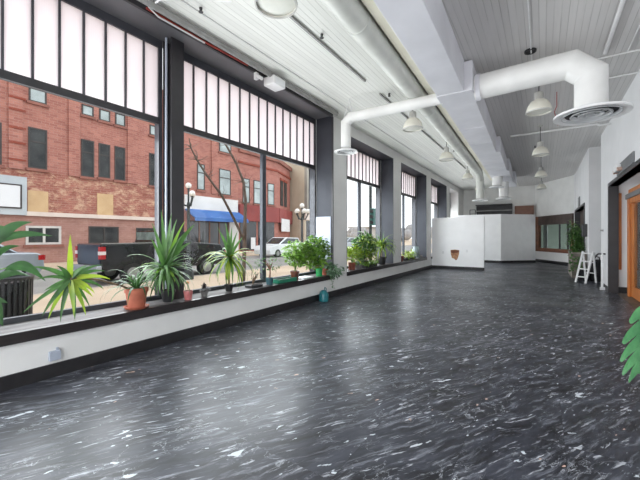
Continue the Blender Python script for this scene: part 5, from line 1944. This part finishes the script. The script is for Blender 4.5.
# white car further down
YV = 18.2
xv = at_Y(270, 250, YV).x
car('white car parked down the street behind the sapling', 'car', xv + 4.4, -1, YV, 4.4, 1.8,
    [(0, .45), (.05, 1.0), (.3, 1.1), (3.2, 1.05), (4.2, .95), (4.4, .6), (4.3, .25), (.2, .25)],
    [(.15, 1.06), (.5, 1.6), (2.2, 1.65), (3.2, 1.03)], 'car_white', 'car_glass', (.9, 3.45))
xw = at_Y(352, 240, 18).x
car('pale car parked far along the street, seen through third window', 'car', xw + 2, -1, 18, 4.4, 1.8,
    [(0, .45), (.05, 1.0), (.3, 1.1), (3.2, 1.05), (4.2, .95), (4.4, .6), (4.3, .25), (.2, .25)],
    [(.15, 1.06), (.5, 1.55), (2.2, 1.6), (3.2, 1.03)], 'car_silver', 'car_glass', (.9, 3.45))

# ------------------------------------------------------------------ light
w = bpy.data.worlds.new('overcast sky')
scene.world = w
w.use_nodes = True
n = w.node_tree.nodes
l = w.node_tree.links
n.clear()
out = n.new('ShaderNodeOutputWorld')
bg = n.new('ShaderNodeBackground')
tc = n.new('ShaderNodeTexCoord')
cl = noise(n, l, tc.outputs['Generated'], 2.0, 4)
skyc = ramp(n, l, cl, 0.3, 0.7, (0.86, 0.90, 0.97), (1.0, 1.0, 1.0))
l.new(skyc, bg.inputs['Color'])
bg.inputs['Strength'].default_value = 1.9
l.new(bg.outputs[0], out.inputs['Surface'])

# area lights added to brighten the room, at the window bays, back and entry


def area_light(name, loc, rot, sx, sy, radiance, color=(0.93, 0.96, 1.0)):
    d = bpy.data.lights.new(name, 'AREA')
    d.shape = 'RECTANGLE'
    d.size, d.size_y = sx, sy
    d.energy = radiance * sx * sy * PI
    d.color = color
    o = bpy.data.objects.new(name, d)
    COL.objects.link(o)
    o.location = loc
    o.rotation_euler = rot
    return o


WIN_L = 5.0
UP_L = 0.22
BACK_L = 3.6
ENTRY_L = 2.2
for a, b, zt in ((-3.9, -1.2, 4.3), (-0.9, 2.85, 4.3), (3.25, 7.0, 4.3), (7.95, 11.1, 4.15), (12.05, 15.1, 4.15), (16.0, 18.9, 4.15), (19.8, 21.9, 4.15)):
    area_light('daylight_fill', ((a + b) / 2, YG + 0.25, (0.75 + 3.0) / 2), (R(-90), 0, 0), b - a, 3.0 - 0.75, WIN_L * 1.12)
    area_light('daylight_fill', ((a + b) / 2, YG + 0.25, (3.29 + zt) / 2), (R(-90), 0, 0), b - a, zt - 3.29, UP_L)
area_light('daylight_fill', (XB + 0.05, 1.45, 2.25), (0, R(-90), 0), 4.1, 5.6, BACK_L)  # unseen source added behind the camera to brighten the room
area_light('entry_fill', (9.2, -2.4, 1.5), (R(90), 0, 0), 2.6, 2.3, ENTRY_L)  # light added in the entry, lifts the wall below the windows

scene.view_settings.view_transform = 'Standard'
scene.view_settings.look = 'None'
scene.view_settings.exposure = 0.44
scene.view_settings.gamma = 1.0
scene.view_settings.use_curve_mapping = False
scene.cycles.max_bounces = 14
scene.cycles.diffuse_bounces = 8
scene.cycles.glossy_bounces = 4
scene.cycles.transparent_max_bounces = 16
scene.cycles.sample_clamp_indirect = 8
